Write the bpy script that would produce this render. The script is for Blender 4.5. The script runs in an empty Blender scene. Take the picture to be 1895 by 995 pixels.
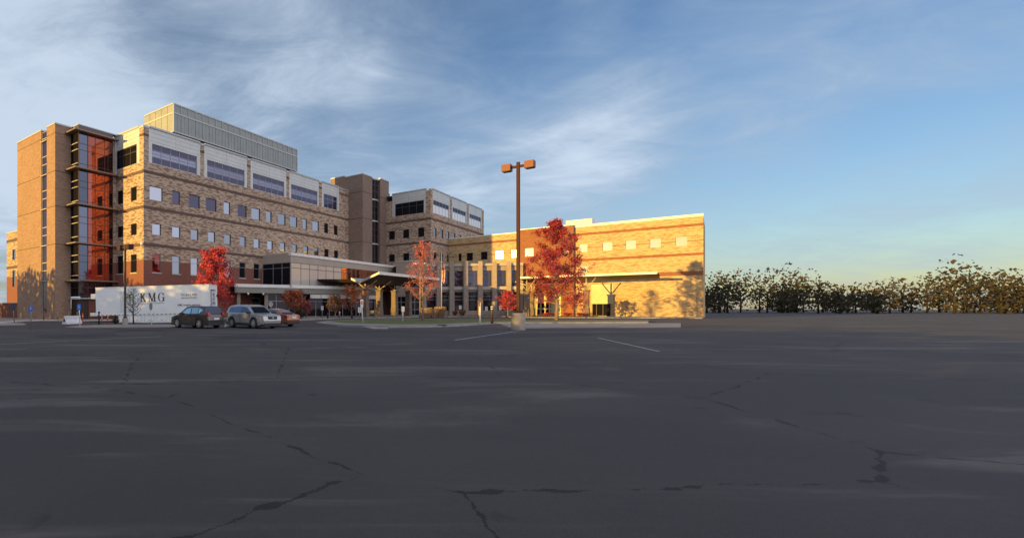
import bpy, math, random
from mathutils import Vector
random.seed(7)
S = bpy.context.scene
COL = S.collection
R = math.radians

# ------------------------------------------------------------------ camera, sky, sun, exposure
F, CX, HY, EYE = 920.0, 553.5, 569.0, 1.55
cd = bpy.data.cameras.new('camera'); cam = bpy.data.objects.new('camera', cd); COL.objects.link(cam)
cam.location = (0, 0, EYE); cam.rotation_euler = (R(90), 0, 0)
cd.sensor_width = 36; cd.lens = 36 * F / 1895
cd.shift_x = (947.5 - CX) / 1895; cd.shift_y = (HY - 497.5) / 1895
cd.clip_end = 5000; S.camera = cam

SUN_EL = R(5.0)
sx, sy = -0.860, -0.510
SUN = Vector((sx * math.cos(SUN_EL), sy * math.cos(SUN_EL), math.sin(SUN_EL))).normalized()
S.view_settings.view_transform = 'Standard'; S.view_settings.look = 'None'
S.view_settings.gamma = 1; S.view_settings.use_curve_mapping = False
S.view_settings.exposure = 1.25
sl = bpy.data.lights.new('sun', 'SUN'); sl.energy = 3.3; sl.angle = R(0.5); sl.color = (1.0, 0.62, 0.12)
so = bpy.data.objects.new('sun', sl); COL.objects.link(so)
so.rotation_euler = SUN.to_track_quat('Z', 'Y').to_euler(); so.location = (-60, -40, 30)

W = bpy.data.worlds.new('World'); S.world = W; W.use_nodes = True
nt = W.node_tree; nt.nodes.clear()
def N(t, typ, **kw):
    n = t.nodes.new(typ)
    for k, v in kw.items():
        if k in n.inputs: n.inputs[k].default_value = v
        else: setattr(n, k, v)
    return n
def math_(t, op, a, b=None, c=None, clamp=False):
    n = t.nodes.new('ShaderNodeMath'); n.operation = op; n.use_clamp = clamp
    for i, v in enumerate((a, b, c)):
        if v is None: continue
        if isinstance(v, (int, float)): n.inputs[i].default_value = v
        else: t.links.new(v, n.inputs[i])
    return n.outputs[0]
def mixc(t, f, a, b):
    n = t.nodes.new('ShaderNodeMix'); n.data_type = 'RGBA'
    for i, v in ((0, f), (6, a), (7, b)):
        if isinstance(v, (int, float)): n.inputs[i].default_value = v
        elif isinstance(v, tuple): n.inputs[i].default_value = (*v[:3], 1)
        else: t.links.new(v, n.inputs[i])
    return n.outputs[2]
def sm(t, v, a, b):
    n = t.nodes.new('ShaderNodeMapRange'); n.interpolation_type = 'SMOOTHSTEP'
    t.links.new(v, n.inputs[0]); n.inputs[1].default_value = a; n.inputs[2].default_value = b
    return n.outputs[0]
sky = N(nt, 'ShaderNodeTexSky'); sky.sky_type = 'NISHITA'; sky.sun_disc = False
sky.sun_elevation = SUN_EL; sky.sun_rotation = math.atan2(sx, sy) % (2 * math.pi)
sky.altitude = 200; sky.air_density = 1.0; sky.dust_density = 0.6; sky.ozone_density = 1.6
tc = N(nt, 'ShaderNodeTexCoord'); L = nt.links
def vm(op, a, b=None):
    n = nt.nodes.new('ShaderNodeVectorMath'); n.operation = op
    for i, v in enumerate((a, b)):
        if v is None: continue
        if isinstance(v, (tuple, Vector)): n.inputs[i].default_value = tuple(v)
        else: L.new(v, n.inputs[i])
    return n
d = vm('NORMALIZE', tc.outputs['Generated']).outputs[0]
sp = N(nt, 'ShaderNodeSeparateXYZ'); L.new(d, sp.inputs[0])
den = math_(nt, 'ADD', math_(nt, 'MAXIMUM', sp.outputs[2], 0.0), 0.16)
cb = N(nt, 'ShaderNodeCombineXYZ')
L.new(math_(nt, 'DIVIDE', sp.outputs[0], den), cb.inputs[0]); L.new(math_(nt, 'DIVIDE', sp.outputs[1], den), cb.inputs[1])
def noise(vec, scale, detail, rough=0.55, dist=0.0, off=(0, 0, 0), sc=(1, 1, 1), rot=0):
    m = N(nt, 'ShaderNodeMapping'); m.inputs['Location'].default_value = off; m.inputs['Scale'].default_value = sc
    m.inputs['Rotation'].default_value = (0, 0, rot)
    L.new(vec, m.inputs[0])
    n = N(nt, 'ShaderNodeTexNoise', Scale=scale, Detail=detail, Roughness=rough, Distortion=dist)
    L.new(m.outputs[0], n.inputs['Vector']); return n.outputs[0]
n1 = noise(cb.outputs[0], 0.95, 9, 0.6, 0.9, (3.1, 0.4, 0), (1.0, 0.8, 1), R(25))
n2 = noise(cb.outputs[0], 3.2, 9, 0.66, 0.7, (7, 2, 0), (0.7, 1.25, 1), R(-35))
def blob(px, py, inner, outer):
    v = Vector(((px - CX) / F, 1, (HY - py) / F)).normalized()
    dt = vm('DOT_PRODUCT', d, v).outputs['Value']
    return sm(nt, dt, math.cos(outer), math.cos(inner))
cov = math_(nt, 'ADD', math_(nt, 'MULTIPLY', n1, 0.62), math_(nt, 'MULTIPLY', n2, 0.38))
for px_, py_, a, b, w in ((20, 180, 0.02, 0.30, 0.22), (120, 250, 0.05, 0.30, 0.07), (760, 290, 0.03, 0.24, 0.08), (430, 130, 0.05, 0.33, 0.04),
                          (1080, 240, 0.03, 0.17, 0.10), (980, 350, 0.04, 0.26, 0.11), (1100, 30, 0.01, 0.07, 0.08),
                          (200, 60, 0.15, 0.55, 0.06), (620, 220, 0.1, 0.3, 0.03), (880, 190, 0.05, 0.22, -0.08), (60, 440, 0.05, 0.3, 0.08), (250, 20, 0.05, 0.3, -0.03)):
    cov = math_(nt, 'ADD', cov, math_(nt, 'MULTIPLY', blob(px_, py_, a, b), w))
mask = math_(nt, 'MULTIPLY', sm(nt, cov, 0.31, 0.82), 0.90)
skyc = mixc(nt, 1.0, sky.outputs[0], sky.outputs[0])
SKYT = nt.nodes.new('ShaderNodeMix'); SKYT.data_type = 'RGBA'; SKYT.blend_type = 'MULTIPLY'; SKYT.inputs[0].default_value = 1
L.new(sky.outputs[0], SKYT.inputs[6]); SKYT.inputs[7].default_value = (0.66, 0.74, 0.95, 1)
cloudc = mixc(nt, sm(nt, cov, 0.55, 0.85), (1.75, 2.2, 2.8), (2.7, 3.15, 3.75))
tot = mixc(nt, mask, SKYT.outputs[2], cloudc)
sky_fill = vm('DOT_PRODUCT', d, Vector((0.62, -0.60, 0.50)).normalized()).outputs['Value']   # glow added to the unseen sky behind right, fills the shaded facades
tot = mixc(nt, math_(nt, 'MULTIPLY', sm(nt, sky_fill, 0.35, 0.85), math_(nt, 'MULTIPLY_ADD', n1, 0.5, 0.7, clamp=True)), tot, (5.0, 5.1, 5.7))
bg = N(nt, 'ShaderNodeBackground'); bg.inputs[1].default_value = 0.10
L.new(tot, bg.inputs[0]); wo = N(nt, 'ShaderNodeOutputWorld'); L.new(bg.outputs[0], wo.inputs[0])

# ------------------------------------------------------------------ frames of reference
aa = R(40.05)
U2 = (math.sin(aa), math.cos(aa)); V2 = (-math.cos(aa), math.sin(aa)); C0 = (-18.97, 60.65)
def P(u, v): return (C0[0] + u * U2[0] + v * V2[0], C0[1] + u * U2[1] + v * V2[1])
def u_at(v, x):
    k = (x - CX) / F
    return (k * (C0[1] + v * V2[1]) - (C0[0] + v * V2[0])) / (U2[0] - k * U2[1])
def v_at(u, x):
    k = (x - CX) / F
    return (k * (C0[1] + u * U2[1]) - (C0[0] + u * U2[0])) / (V2[0] - k * V2[1])
def G(x, y): Y = F * EYE / (y - HY); return ((x - CX) / F * Y, Y)
def D(x, Y): return ((x - CX) / F * Y, Y)
def Z(y, Y): return EYE + (HY - y) * Y / F

# ------------------------------------------------------------------ mesh helpers
class MB:
    def __init__(s): s.v = []; s.f = []; s.m = []; s.sm = []
    def poly(s, pts, m=0, smooth=False):
        b = len(s.v); s.v += [tuple(p) for p in pts]; s.f.append(tuple(range(b, b + len(pts)))); s.m.append(m); s.sm.append(smooth)
    def frame(s, o, ex, ey, ez, m=0):
        o, ex, ey, ez = map(Vector, (o, ex, ey, ez)); b = len(s.v)
        s.v += [tuple(o + ex * i + ey * j + ez * k) for k in (0, 1) for j in (0, 1) for i in (0, 1)]
        if ex.cross(ey).dot(ez) > 0: fs = ((0, 2, 3, 1), (4, 5, 7, 6), (0, 1, 5, 4), (2, 6, 7, 3), (0, 4, 6, 2), (1, 3, 7, 5))
        else: fs = ((0, 1, 3, 2), (4, 6, 7, 5), (0, 4, 5, 1), (2, 3, 7, 6), (0, 2, 6, 4), (1, 5, 7, 3))
        for q in fs: s.f.append(tuple(b + i for i in q)); s.m.append(m); s.sm.append(False)
        return s
    def box(s, x0, x1, y0, y1, z0, z1, m=0): return s.frame((x0, y0, z0), (x1 - x0, 0, 0), (0, y1 - y0, 0), (0, 0, z1 - z0), m)
    def tube(s, pts, rad, n=6, m=0, cap=True, smooth=True):
        pts = [Vector(p) for p in pts]
        if not isinstance(rad, (list, tuple)): rad = [rad] * len(pts)
        b = len(s.v); prev = None
        for i, p in enumerate(pts):
            t = (pts[min(i + 1, len(pts) - 1)] - pts[max(i - 1, 0)]).normalized()
            a = Vector((1, 0, 0)) if abs(t.x) < 0.8 else Vector((0, 1, 0))
            if prev is not None: a = prev
            e1 = (a - t * a.dot(t)).normalized(); e2 = t.cross(e1); prev = e1
            for k in range(n):
                w = 2 * math.pi * k / n; s.v.append(tuple(p + (e1 * math.cos(w) + e2 * math.sin(w)) * rad[i]))
        for i in range(len(pts) - 1):
            for k in range(n):
                k2 = (k + 1) % n
                s.f.append((b + i * n + k, b + i * n + k2, b + (i + 1) * n + k2, b + (i + 1) * n + k)); s.m.append(m); s.sm.append(smooth)
        if cap:
            s.f.append(tuple(b + k for k in reversed(range(n)))); s.m.append(m); s.sm.append(False)
            e = b + (len(pts) - 1) * n; s.f.append(tuple(e + k for k in range(n))); s.m.append(m); s.sm.append(False)
        return s
    def prism(s, prof, o, ax, az, ay, m=0):   # profile (a,b) -> o + a*ax + b*az, extruded along ay
        o, ax, az, ay = map(Vector, (o, ax, az, ay)); n = len(prof)
        A = [o + ax * a + az * b for a, b in prof]; B = [p + ay for p in A]
        s.poly(A, m); s.poly(list(reversed(B)), m)
        for i in range(n):
            j = (i + 1) % n; s.poly([A[j], A[i], B[i], B[j]], m)
        return s
    def build(s, name, mat, parent=None, off=None, sharp=None):
        me = bpy.data.meshes.new(name); o = off if off is not None else (tuple(ROOTLOC.get(parent.name, (0, 0, 0))) if parent else (0, 0, 0))
        me.from_pydata([(a - o[0], b - o[1], c - o[2]) for a, b, c in s.v], [], s.f)
        for mt in (mat if isinstance(mat, (list, tuple)) else [mat]): me.materials.append(mt)
        me.polygons.foreach_set('material_index', s.m); me.polygons.foreach_set('use_smooth', s.sm)
        if len(s.f) < 6000:
            uv = me.uv_layers.new(name='UVMap'); data = [0.0] * (2 * len(me.loops))
            for p in me.polygons:
                n = p.normal
                if abs(n.z) > 0.8: t = None
                else:
                    l = math.hypot(n.x, n.y); t = (-n.y / l, n.x / l)
                for li in p.loop_indices:
                    c = s.v[me.loops[li].vertex_index]
                    if t is None: data[2 * li], data[2 * li + 1] = c[0], c[1]
                    else: data[2 * li], data[2 * li + 1] = c[0] * t[0] + c[1] * t[1], c[2]
            uv.data.foreach_set('uv', data)
        if sharp: me.set_sharp_from_angle(angle=R(sharp))
        ob = bpy.data.objects.new(name, me); COL.objects.link(ob)
        if parent is not None:
            ob.parent = parent
            ROOTLOC[ob.name] = o
        return ob
ROOTLOC = {}
def thing(name, label, cat, loc=(0, 0, 0), group=None, rz=0, local=False):
    o = bpy.data.objects.new(name, None); COL.objects.link(o); o.empty_display_size = 0.3
    o.location = loc; o.rotation_euler = (0, 0, rz); ROOTLOC[o.name] = (0, 0, 0) if local else tuple(loc)
    return tag(o, label, cat, group)
def tag(o, label, cat, group=None):
    o['label'] = label; o['category'] = cat
    if group: o['group'] = group
    return o
def struct(mb, name, mat, kind='structure'):
    o = mb.build(name, mat); o['kind'] = kind; return o

# ------------------------------------------------------------------ materials
def mat(name, col, rough=0.7, metal=0.0, spec=0.5, var=0.0, vs=2.0, bump=0.0, bs=30.0, coat=0.0):
    m = bpy.data.materials.new(name); m.use_nodes = True; t = m.node_tree; b = t.nodes['Principled BSDF']
    b.inputs['Base Color'].default_value = (*col, 1); b.inputs['Roughness'].default_value = rough
    b.inputs['Metallic'].default_value = metal; b.inputs['Specular IOR Level'].default_value = spec
    b.inputs['Coat Weight'].default_value = coat
    if var:
        g = N(t, 'ShaderNodeNewGeometry'); n = N(t, 'ShaderNodeTexNoise', Scale=vs, Detail=5.0, Roughness=0.65)
        t.links.new(g.outputs['Position'], n.inputs['Vector'])
        c = mixc(t, sm(t, n.outputs[0], 0.28, 0.72), tuple(x * (1 - var) for x in col), tuple(min(1, x * (1 + var)) for x in col))
        t.links.new(c, b.inputs['Base Color'])
    if bump:
        g = N(t, 'ShaderNodeNewGeometry'); n = N(t, 'ShaderNodeTexNoise', Scale=bs, Detail=3.0)
        t.links.new(g.outputs['Position'], n.inputs['Vector'])
        bp = N(t, 'ShaderNodeBump', Strength=bump, Distance=0.02); t.links.new(n.outputs[0], bp.inputs['Height']); t.links.new(bp.outputs[0], b.inputs['Normal'])
    return m
def brick(name, c1, c2, frac=0.36, bw=0.55, bh=0.13, low=None, zlow=7.4, var=0.12, mortar=0.0, lines=(), lt=0.045):
    m = bpy.data.materials.new(name); m.use_nodes = True; t = m.node_tree; b = t.nodes['Principled BSDF']
    uvn = N(t, 'ShaderNodeTexCoord'); g = N(t, 'ShaderNodeNewGeometry')
    def bt(w, h, mo):
        n = N(t, 'ShaderNodeTexBrick'); t.links.new(uvn.outputs['UV'], n.inputs['Vector'])
        n.inputs['Scale'].default_value = 1; n.inputs['Brick Width'].default_value = w; n.inputs['Row Height'].default_value = h
        n.inputs['Mortar Size'].default_value = mo; n.inputs['Color1'].default_value = (0, 0, 0, 1); n.inputs['Color2'].default_value = (1, 1, 1, 1)
        n.inputs['Mortar'].default_value = (0.5, 0.5, 0.5, 1); return n
    a = bt(bw, bh, 0.0); sp_ = N(t, 'ShaderNodeSeparateColor'); t.links.new(a.outputs[0], sp_.inputs[0])
    dark = math_(t, 'GREATER_THAN', sp_.outputs[0], 1 - frac)
    c = mixc(t, math_(t, 'MULTIPLY', dark, 0.9), c1, c2)
    # every brick its own tone
    a2 = bt(bw * 0.5, bh * 0.5, 0.008); sp2 = N(t, 'ShaderNodeSeparateColor'); t.links.new(a2.outputs[0], sp2.inputs[0])
    f = math_(t, 'MULTIPLY_ADD', sp2.outputs[0], 0.34, 0.83)
    mu = t.nodes.new('ShaderNodeVectorMath'); mu.operation = 'SCALE'; t.links.new(c, mu.inputs[0]); t.links.new(f, mu.inputs['Scale'])
    col = mu.outputs[0]
    if low:
        s3 = N(t, 'ShaderNodeSeparateXYZ'); t.links.new(g.outputs['Position'], s3.inputs[0])
        mu2 = t.nodes.new('ShaderNodeVectorMath'); mu2.operation = 'SCALE'; mu2.inputs[0].default_value = low; t.links.new(f, mu2.inputs['Scale'])
        col = mixc(t, math_(t, 'GREATER_THAN', s3.outputs[2], zlow), mu2.outputs[0], col)
    if lines:
        s4 = N(t, 'ShaderNodeSeparateXYZ'); t.links.new(g.outputs['Position'], s4.inputs[0]); acc = None
        for zl in lines:
            q = math_(t, 'COMPARE', s4.outputs[2], zl, lt); acc = q if acc is None else math_(t, 'MAXIMUM', acc, q)
        col = mixc(t, math_(t, 'MULTIPLY', acc, 0.85), col, (0.09, 0.06, 0.045))
    n = N(t, 'ShaderNodeTexNoise', Scale=0.35, Detail=6.0, Roughness=0.6); t.links.new(g.outputs['Position'], n.inputs['Vector'])
    f2 = math_(t, 'MULTIPLY_ADD', n.outputs[0], 2 * var, 1 - var)
    mu3 = t.nodes.new('ShaderNodeVectorMath'); mu3.operation = 'SCALE'; t.links.new(col, mu3.inputs[0]); t.links.new(f2, mu3.inputs['Scale'])
    t.links.new(mu3.outputs[0], b.inputs['Base Color']); b.inputs['Roughness'].default_value = 0.9; b.inputs['Specular IOR Level'].default_value = 0.25
    bp = N(t, 'ShaderNodeBump', Strength=0.35, Distance=0.01); t.links.new(sp2.outputs[0], bp.inputs['Height']); t.links.new(bp.outputs[0], b.inputs['Normal'])
    return m
def glass(name, tint, refl, rough=0.02, dark=(0.012, 0.012, 0.016), wav=0.0):
    m = bpy.data.materials.new(name); m.use_nodes = True; t = m.node_tree; t.nodes.clear()
    o = N(t, 'ShaderNodeOutputMaterial'); gl = N(t, 'ShaderNodeBsdfGlossy', Roughness=rough); gl.inputs['Color'].default_value = (*tint, 1)
    di = N(t, 'ShaderNodeBsdfDiffuse'); di.inputs['Color'].default_value = (*dark, 1)
    lw = N(t, 'ShaderNodeLayerWeight', Blend=0.25)
    oi = N(t, 'ShaderNodeObjectInfo'); vv_ = t.nodes.new('ShaderNodeVectorMath'); vv_.operation = 'SCALE'; vv_.inputs[0].default_value = tint
    t.links.new(math_(t, 'MULTIPLY_ADD', oi.outputs['Random'], 0.4, 0.68), vv_.inputs['Scale']); t.links.new(vv_.outputs[0], gl.inputs['Color'])
    mx = N(t, 'ShaderNodeMixShader'); t.links.new(math_(t, 'MULTIPLY_ADD', lw.outputs['Fresnel'], 1 - refl, refl, clamp=True), mx.inputs[0])
    t.links.new(di.outputs[0], mx.inputs[1]); t.links.new(gl.outputs[0], mx.inputs[2]); t.links.new(mx.outputs[0], o.inputs[0])
    g = N(t, 'ShaderNodeNewGeometry'); n = N(t, 'ShaderNodeTexNoise', Scale=0.9, Detail=1.0); t.links.new(g.outputs['Position'], n.inputs['Vector'])
    bp = N(t, 'ShaderNodeBump', Strength=0.5, Distance=wav); t.links.new(n.outputs[0], bp.inputs['Height']); t.links.new(bp.outputs[0], gl.inputs['Normal'])
    return m
M = {}
M['tan'] = brick('tan_blend_brick', (0.44, 0.325, 0.235), (0.215, 0.135, 0.10), 0.38, 0.44, 0.105, low=(0.21, 0.085, 0.062), lines=(16.03, 11.58))
M['tan_low'] = brick('tan_brick_low_wing', (0.50, 0.355, 0.19), (0.36, 0.22, 0.12), 0.30, 0.5, 0.12, lines=(11.58,))
M['tower'] = brick('brown_tower_brick', (0.32, 0.205, 0.14), (0.27, 0.17, 0.115), 0.5, 0.4, 0.1, var=0.18, lines=(22.93, 18.27, 13.98, 9.34))
M['tower2'] = brick('dark_brown_tower_brick', (0.235, 0.165, 0.132), (0.205, 0.143, 0.113), 0.5, 0.4, 0.1, var=0.14, lines=(23.15, 18.25, 13.85, 9.35), lt=.07)
M['maroon'] = brick('maroon_brick', (0.175, 0.075, 0.055), (0.14, 0.06, 0.045), 0.5, 0.4, 0.1)
M['rust'] = brick('rust_brick', (0.27, 0.115, 0.06), (0.24, 0.10, 0.05), 0.5, 0.5, 0.12)
M['band'] = mat('dark_band_brick', (0.115, 0.07, 0.055), 0.9, var=0.25, vs=3)
M['line'] = mat('dark_joint_line', (0.10, 0.07, 0.05), 0.9)
M['panel'] = mat('pale_metal_panel', (0.53, 0.53, 0.515), 0.45, 0.15, var=0.06, vs=0.6)
M['seam'] = mat('panel_seam', (0.30, 0.29, 0.27), 0.6)
M['coping'] = mat('metal_coping', (0.42, 0.42, 0.42), 0.5, 0.4)
M['white'] = mat('pale_coping', (0.72, 0.69, 0.64), 0.5, 0.0, var=0.06, vs=1)
M['pent'] = mat('penthouse_metal', (0.27, 0.285, 0.275), 0.5, 0.15, var=0.08, vs=0.8)
M['pent_t'] = mat('penthouse_trim', (0.42, 0.43, 0.41), 0.5, 0.15)
M['pent_d'] = mat('penthouse_groove', (0.07, 0.075, 0.08), 0.6)
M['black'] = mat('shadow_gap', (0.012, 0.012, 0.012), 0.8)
M['stone'] = mat('brown_stone', (0.32, 0.25, 0.20), 0.85, var=0.1, vs=1.2)
M['stone_l'] = mat('pale_stone', (0.42, 0.37, 0.32), 0.8, var=0.08, vs=1.5)
M['fascia'] = mat('brown_grey_fascia', (0.38, 0.32, 0.27), 0.6, 0.05, var=0.06, vs=0.6)
M['frame'] = mat('dark_window_frame', (0.05, 0.045, 0.045), 0.5, 0.3)
M['framel'] = mat('pale_window_frame', (0.36, 0.35, 0.37), 0.5, 0.3)
M['frames'] = mat('grey_violet_frame', (0.26, 0.26, 0.31), 0.5, 0.2)
M['bronze'] = mat('bronze_metal', (0.09, 0.06, 0.05), 0.5, 0.4)
M['fin'] = mat('sunshade_metal', (0.22, 0.16, 0.125), 0.5, 0.3)
M['roof'] = mat('flat_roof', (0.25, 0.25, 0.25), 0.9)
M['g_sky'] = glass('reflective_blue_glass', (0.64, 0.66, 0.76), 0.58, wav=0.004)
M['g_vio'] = glass('violet_tinted_glass', (0.34, 0.33, 0.46), 0.22, dark=(0.035, 0.028, 0.045), wav=0.004)
M['g_red'] = glass('bronze_reflection_glass', (0.66, 0.20, 0.16), 0.45, wav=0.003)  # bronze glass, tint reddened to paint in red reflections
M['g_col'] = glass('sky_reflection_glass', (0.27, 0.30, 0.40), 0.45, wav=0.003)  # blue-grey tint paints in the reflected sky
M['g_dark'] = glass('dark_glass', (0.30, 0.26, 0.28), 0.10, wav=0.003)
M['g_atr'] = glass('pale_reflection_glass', (0.80, 0.76, 0.72), 0.12, rough=.12, dark=(0.50, 0.47, 0.42), wav=0.003)  # pale diffuse tone paints a bright reflection into the panes
M['g_fire'] = glass('red_bronze_reflection_glass', (1.0, 0.46, 0.30), 0.85, wav=0.003)  # bronze mirror, tint reddened for the wing reflected in it
M['g_blk'] = glass('near_black_glass', (0.12, 0.10, 0.11), 0.05, wav=0.0)
M['blind_lit'] = glass('sunlit_blind_glass', (.7, .7, .75), .22, rough=.08, dark=(.52, .50, .46))
M['asph'] = None

# ------------------------------------------------------------------ walls with real openings
def to3(p, z): return Vector((p[0], p[1], z))
class Wall:
    """vertical wall seen from outside from p0 (left) to p1 (right)"""
    def __init__(s, p0, p1):
        s.o = Vector((p0[0], p0[1], 0)); dv = Vector((p1[0] - p0[0], p1[1] - p0[1], 0)); s.L = dv.length; s.d = dv.normalized()
        s.n = Vector((s.d.y, -s.d.x, 0))
    def pt(s, a, z, out=0.0): q = s.o + s.d * a + s.n * out; return (q.x, q.y, z)
    def make(s, mb, a0, a1, z0, z1, holes=(), depth=0.22, m=0):
        xs = sorted({a0, a1, *[min(max(h[i], a0), a1) for h in holes for i in (0, 1)]}); zs = sorted({z0, z1, *[h[i] for h in holes for i in (2, 3) if z0 < h[i] < z1]})
        for j in range(len(zs) - 1):
            run = None
            for i in range(len(xs) - 1):
                cx_, cz = (xs[i] + xs[i + 1]) / 2, (zs[j] + zs[j + 1]) / 2
                inh = any(h[0] < cx_ < h[1] and h[2] < cz < h[3] for h in holes)
                if not inh:
                    if run is None: run = xs[i]
                    if i == len(xs) - 2: mb.poly([s.pt(run, zs[j]), s.pt(xs[-1], zs[j]), s.pt(xs[-1], zs[j + 1]), s.pt(run, zs[j + 1])], m)
                elif run is not None:
                    mb.poly([s.pt(run, zs[j]), s.pt(xs[i], zs[j]), s.pt(xs[i], zs[j + 1]), s.pt(run, zs[j + 1])], m); run = None
        for h in holes:
            b0, b1, c0, c1 = h[:4]
            for q in (((b0, c0), (b1, c0)), ((b1, c0), (b1, c1)), ((b1, c1), (b0, c1)), ((b0, c1), (b0, c0))):
                (p, r), (p2, r2) = q
                mb.poly([s.pt(p, r), s.pt(p, r, -depth), s.pt(p2, r2, -depth), s.pt(p2, r2)], m)
    def slab(s, mb, a0, a1, z0, z1, out=0.04, back=-0.02, m=0):
        mb.frame(s.pt(a0, z0, back), s.d * (a1 - a0), Vector((0, 0, z1 - z0)), s.n * (out - back), m); return mb
def window(w, parent, a0, a1, z0, z1, gm, fm, mu=(), tr=(), depth=0.16, fw=0.06, name='window', bar=None, split=None, sill=False):
    mb = MB(); b = -depth; t = 0.05
    w.slab(mb, a0, a0 + fw, z0, z1, b + t, b); w.slab(mb, a1 - fw, a1, z0, z1, b + t, b)
    w.slab(mb, a0 + fw, a1 - fw, z0, z0 + fw, b + t, b); w.slab(mb, a0 + fw, a1 - fw, z1 - fw, z1, b + t, b)
    for x in mu: w.slab(mb, x - (bar or fw) / 2, x + (bar or fw) / 2, z0 + fw, z1 - fw, b + t - 0.004, b)
    for z in tr: w.slab(mb, a0 + fw, a1 - fw, z - (bar or fw) / 2, z + (bar or fw) / 2, b + t - 0.002, b)
    f = mb.build(name, fm, parent)
    if sill: sb = MB(); w.slab(sb, a0 - .08, a1 + .08, z0 - .14, z0, .07); sb.build('sill', M['stone_l'], f)
    pb = MB(); pb.poly([w.pt(a0, z0, b + .01), w.pt(a1, z0, b + .01), w.pt(a1, z1, b + .01), w.pt(a0, z1, b + .01)])
    p = pb.build('pane', gm, f)
    if split:
        pb = MB()
        for (x0, x1, y0, y1) in split: pb.poly([w.pt(x0, y0, b + .02), w.pt(x1, y0, b + .02), w.pt(x1, y1, b + .02), w.pt(x0, y1, b + .02)])
        pb.build('lower_pane', split_mat[0], f)
    return f
split_mat = [None]
def mid(m): return m

# ------------------------------------------------------------------ HOSPITAL WING (long five-storey block)
ZB = (9.48, 14.05, 18.40); ZR = 23.85
hw = thing('hospital_building', 'long five-storey hospital wing in mottled tan brick above maroon brick, metal screen on its roof', 'building', (*P(0, 0), 0))
A = Wall(P(0, 0), P(44.07, 0))
VY = 6.73
B = Wall(P(0, VY + 0.02), P(0, 0))
rowA = [(0.85, 1.88), (4.17, 1.21), (6.78, 1.84), (9.65, 1.9), (12.87, 1.23), (15.56, 1.84), (18.34, 1.89), (21.55, 1.25), (24.27, 1.82), (27.13, 1.9), (30.4, 1.19), (33.08, 1.83), (36.44, 1.19), (39.37, 1.2)]
rowB = [1.22 + 2.94 * k for k in range(14)]
holes = [(a, a + w, 14.88, 16.6) for a, w in rowA] + [(a, a + 1.27, 10.6, 12.02) for a in rowB] + [(a, a + 1.24, 5.92, 8.2) for a in rowB[:7]] + [(a, a + 1.24, 1.5, 3.7) for a in rowB[:3]]
bays = [(0.95, 8.45), (9.62, 17.2), (18.42, 26.02), (27.22, 34.62), (36.0, 40.75)]
big = [(1.19, 8.14), (9.88, 16.94), (18.66, 25.75), (27.45, 34.48), (36.28, 40.4)]
ZP = 19.38
mb = MB(); A.make(mb, 0, A.L, 0, ZP, holes)
pillars = [(0, 0.72), (8.68, 9.38), (17.43, 18.18), (26.25, 27.0), (34.85, 35.78), (40.98, A.L)]
for a, b in pillars: A.make(mb, a, b, ZP, ZR - 0.3)
vw = lambda x: VY + 0.02 - v_at(0, x)      # position along wall B for image column x
hB = [(vw(216.8), vw(227.6), 14.88, 16.6), (vw(242), vw(253), 14.88, 16.6), (vw(216.8), vw(227.6), 10.6, 12.02), (vw(242), vw(253), 10.6, 12.02),
      (vw(216.8), vw(227.6), 5.92, 8.2), (vw(242), vw(253), 5.92, 8.2)]
B.make(mb, 0, B.L, 0, ZP, hB); B.make(mb, B.L - 0.92, B.L, ZP, ZR - 0.3)
mb.build('brick_wall', M['tan'], hw)
# rear and roof
mb = MB(); r = [P(0, 0), P(44.07, 0), P(44.07, 16), P(0, 16)]
for i in (1, 2, 3):
    w = Wall(r[i], r[(i + 1) % 4] if i < 3 else P(0, VY + .04)); w.make(mb, 0, w.L, 0, ZR - .35)
mb.build('rear_wall', M['tan'], hw); mb = MB()
mb.poly([to3(p, ZR - .36) for p in r]); mb.build('flat_roof', M['roof'], hw)
# bands
for z in ZB:
    mb = MB(); A.slab(mb, -0.03, A.L, z - 0.36, z, 0.03); B.slab(mb, 0.0, B.L, z - 0.36, z, 0.03); mb.build('brick_band', M['band'], hw)
for i, (a, b) in enumerate(pillars):
    mb = MB(); A.slab(mb, a, b, 22.55, 22.85, 0.03)
    if i == 0: B.slab(mb, B.L - 0.92, B.L, 22.55, 22.85, 0.03)
    mb.build('brick_band', M['band'], hw)
def lines(w, mb_, z, hl, L_, t=0.07):
    cur = 0.0
    for h in sorted(hl):
        if h[0] > cur: w.slab(mb_, cur, h[0] - 0.02, z, z + t, 0.012)
        cur = h[1] + 0.02
    if cur < L_: w.slab(mb_, cur, L_, z, z + t, 0.012)
# coping
mb = MB()
for a, b in pillars: A.slab(mb, a - 0.02, b + 0.02, ZR - 0.3, ZR - 0.02, 0.06, -0.4)
for i, (a, b) in enumerate(bays): A.slab(mb, a - 0.15, b + 0.15, ZR - 0.12, ZR + 0.1, 0.12, -0.4)
B.slab(mb, 0, B.L - 0.95, ZR - 0.12, ZR + 0.1, 0.10, -0.4); B.slab(mb, B.L - 0.92, B.L + 0.02, ZR - 0.3, ZR - 0.02, 0.06, -0.4)
mb.build('coping', M['coping'], hw)
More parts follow.
